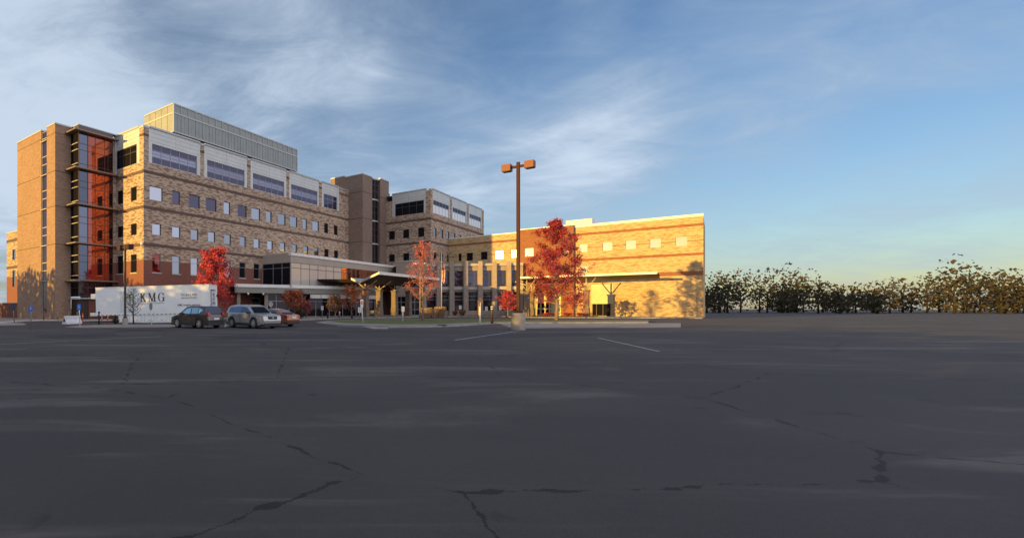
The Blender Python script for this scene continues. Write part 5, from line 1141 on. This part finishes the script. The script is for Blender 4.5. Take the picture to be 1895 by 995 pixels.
def bollard(label, x, yb, yt, wpx, m, bands=(), group=None, zb=0.0, name='bollard', Y=None, cap=None):
    Y = Y or F * (EYE - zb) / (yb - HY); X = (x - CX) / F * Y; r_ = wpx * Y / F / 2; root = thing(name, label, 'bollard', (X, Y, zb), group); zt = Z(yt, Y)
    mb_ = MB(); mb_.tube([(X, Y, zb), (X, Y, zt - r_ * .5), (X, Y, zt - r_ * .15), (X, Y, zt)], [r_, r_, r_ * .8, r_ * .3], 14); mb_.build('shaft', m, root)
    for b in bands: mb_ = MB(); z_ = zb + (zt - zb) * b; mb_.tube([(X, Y, z_), (X, Y, z_ + .07)], r_ * 1.06, 14); mb_.build('reflective_band', wht, root)
    if cap: mb_ = MB(); mb_.tube([(X, Y, zt - .02), (X, Y, zt + .06), (X, Y, zt + .13)], [r_ * 1.5, r_ * 1.5, r_ * .6], 12); mb_.build('cap', m, root)
    return root
bollard('tall dark brown bollard with two white bands at the lawn edge', 910.4, 598.4, 565.5, 4.6, mat('brown_bollard', (.05, .03, .027), .5), (.80, .92), zb=.15)
bollard('black capped bollard left of the orange posts under the trailer nose', 183.2, 600.3, 578.5, 2.6, darkm, cap=True)
for x, lab in ((188.5, 'left orange-and-white delineator post under the trailer nose'), (199.5, 'right orange-and-white delineator post under the trailer nose')):
    bollard(lab, x, 600.2, 582, 1.7, orng, (.62, .84), 'orange delineator posts', name='delineator_post')
bollard('orange delineator standing at the right end of the white barrier', 153, 599.6, 579.5, 2.0, orng, (.7,), 'orange delineator posts', name='delineator_post')
bollard('red post in front of the narrow glazed slot of the brown tower', 81, 592.4, 575, 1.6, redp, zb=.12)
for x, lab in ((107, 'grey post beside the brown tower corner'), (127.6, 'grey post at the left edge of the glass corner'), (142.8, 'pale-capped grey post before the dark tower doors')):
    bollard(lab, x, 592.2, 576.5, 1.2, steelg, group='grey posts by the tower doors', zb=.12)
for x, lab in ((606.5, 'dark litter-bin-like bollard left of the two small trees'), (651.5, 'dark bollard behind the trunk of the spreading orange-red tree')):
    bollard(lab, x, 589.2, 578.5, 2.6, darkm, group='dark bollards on the plaza', zb=.14)
bollard('pale grey bollard between the two small trees left of the canopy', 628.3, 588.2, 576, 3.0, steelg, zb=.14)
# white jersey barrier
p, q = Vector(G(124, 599.6)), Vector(G(152.5, 598.4)); dv = Vector((*(q - p), 0)); nn = Vector((-dv.y, dv.x, 0)).normalized()
jb = thing('road_barrier', 'white plastic water-filled barrier beside the blue sign', 'barrier', (p.x, p.y, 0)); o = Vector((*p, 0)); L_ = dv.length; dv = dv.normalized()
mb = MB(); mb.prism([(0, 0), (.6, 0), (.56, .16), (.40, .38), (.36, .78), (.24, .78), (.20, .38), (.04, .16)], o, nn, (0, 0, 1), dv * L_); mb.build('barrier_body', mat('barrier_white', (.62, .60, .62), .6, var=.1), jb)
mb = MB(); mb.prism([(.2, .25), (.4, .25), (.36, .5), (.24, .5)], o - dv * .01, nn, (0, 0, 1), dv * .0 - dv * .05); mb.build('end_socket', darkm, jb)
# timber stack near the tower
x, y = G(117, 594.9); lg = thing('timber_pile', 'few pale timber offcuts lying by the tower foot left of the barrier', 'timber', (x, y, .12)); 
for k in range(4): mb = MB(); mb.frame((x - .5 + k * .06, y - .2 + k * .12, .13 + (k % 2) * .1), (.9, .1, 0), (-.01, .09, 0), (0, 0, .09)); mb.build('plank', mat('pale_timber', (.5, .36, .2), .8) if k == 0 else bpy.data.materials['pale_timber'], lg)
# boulder by the silver car
x, y = G(420.6, 604.6); mb = MB(); rnd = random.Random(4)
rg = []
for i in range(6):
    t = i / 5; rg.append([(x + math.cos(a * .7) * .24 * math.cos(t * 1.45) * rnd.uniform(.85, 1.15), y + math.sin(a * .7) * .18 * math.cos(t * 1.45), .27 * math.sin(t * 1.57) * rnd.uniform(.9, 1.1)) for a in range(9)])
for i in range(5):
    for k in range(9): mb.poly([rg[i][k], rg[i][(k + 1) % 9], rg[i + 1][(k + 1) % 9], rg[i + 1][k]], 0, True)
tag(mb.build('boulder', wht), 'small white lump on the asphalt behind the silver SUV rear wheel', 'boulder')
# flagpole and flag
x, y = D(817.3, 76); fp = thing('flagpole', 'tall thin flagpole with a knob, standing in the dry grasses', 'flagpole', (x, y, .14)); zt = Z(470, 76)
mb = MB(); mb.tube([(x, y, .14), (x, y, zt)], [.09, .045], 8); mb.build('pole', mat('brushed_pole', (.5, .42, .36), .4, .4), fp); mb = MB(); mb.tube([(x, y, zt), (x, y, zt + .06), (x, y, zt + .14)], [.05, .11, .04], 10); mb.build('finial', steelg, fp)
red_, blu = mat('flag_red', (.50, .03, .04), .8), mat('flag_blue', (.03, .04, .16), .8)
mb = MB(); z1 = Z(484, 76); z0 = Z(521, 76); NS = 26
def fpnt(a, t): # hanging limp: a across the folds, t down the hoist
    zz = z1 + (z0 - z1) * t; return (x + .03 - .0 + a * (.34 + .42 * math.sin(t * 2.6)) * (.7 if a < .5 else .75) - .40 * (a > 2), y + .16 * math.sin(a * 12 + t * 3), zz - a * .35)
for i in range(NS):
    for j in range(13):
        t, t2 = i / NS, (i + 1) / NS; a, b = j / 13, (j + 1) / 13
        m_ = 2 if (i < NS * .42 and j < 5) else (0 if (j + i // 3) % 2 == 0 else 1)
        mb.poly([fpnt(a, t), fpnt(b, t), fpnt(b, t2), fpnt(a, t2)], m_, True)
tag(mb.build('flag', [red_, wht, blu]), 'limp red, white and blue flag hanging from the flagpole', 'flag')
# bench, planter, hydrant
x, y = D(685, 78.5); bn = thing('park_bench', 'pale-backed bench under the canopy between the first two columns', 'bench', (x, y, .14))
mb = MB(); mb.box(x - .65, x + .65, y - .25, y + .2, .56, .62); mb.build('seat', steelg, bn); mb = MB()
for k in range(3): mb.box(x - .65, x + .65, y + .2, y + .24, .72 + k * .14, .82 + k * .14)
mb.build('backrest', M['stone_l'], bn)
for s in (-.55, .55): mb = MB(); mb.box(x + s - .03, x + s + .03, y - .22, y + .24, .14, .56); mb.build('leg', darkm, bn)
x, y = D(778.3, 76.5) ; pb_ = thing('planter', 'squat square cream concrete block at the foot of the half-bare tree', 'planter', (x - .1, y - 2, .14)); mb = MB(); mb.prism([(-.27, 0), (.27, 0), (.30, .48), (.24, .55), (-.24, .55), (-.30, .48)], (x - .1, y - 2.3, .14), (1, 0, 0), (0, 0, 1), (0, .55, 0)); mb.build('block', M['stone_l'], pb_)
mb = MB(); mb.frame((x - .28, y - 2.2, .68), (.36, 0, 0), (0, .36, 0), (0, 0, .02)); mb.build('lid', concb, pb_)
x, y = D(748.2, 77); hy_ = thing('fire_hydrant', 'dark red hydrant behind the sign on the lawn, before the third canopy column', 'hydrant', (x, y, .14))
mb = MB(); mb.tube([(x, y, .14), (x, y, .2), (x, y, .21), (x, y, .72), (x, y, .73), (x, y, .80), (x, y, .92)], [.18, .18, .12, .12, .16, .16, .05], 12); mb.build('barrel', mat('hydrant_red', (.25, .03, .03), .5), hy_)
mb = MB(); mb.tube([(x - .2, y, .6), (x + .2, y, .6)], .06, 8); mb.build('outlet', mat('hydrant_red_outlet', (.25, .03, .03), .5), hy_)
# security camera on the corner of the long wing
c = Vector((*P(0, 0), 9.25)); sc_ = thing('security_camera', 'small white camera on the corner of the long wing at second band height', 'camera', tuple(c))
mb = MB(); mb.tube([c, c + Vector((-.1, -.45, 0))], .05, 6); mb.build('bracket', steelg, sc_); mb = MB(); mb.tube([c + Vector((-.1, -.45, .16)), c + Vector((-.1, -.45, .0)), c + Vector((-.1, -.45, -.16))], [.13, .17, .08], 12); mb.build('dome', wht, sc_)
# wall-mounted lights under the porch
for x in (459, 487): p = PO.pt(pa(x), 0, .05); b_ = thing('wall_lamp', 'small pale lamp under the porch fascia, %s of the two' % ('left' if x < 470 else 'right'), 'lamp', (p[0], p[1], 3.4)); mb = MB(); mb.tube([(p[0], p[1], 3.62), (p[0], p[1], 3.36)], [.10, .14], 10); mb.build('globe', wht, b_)
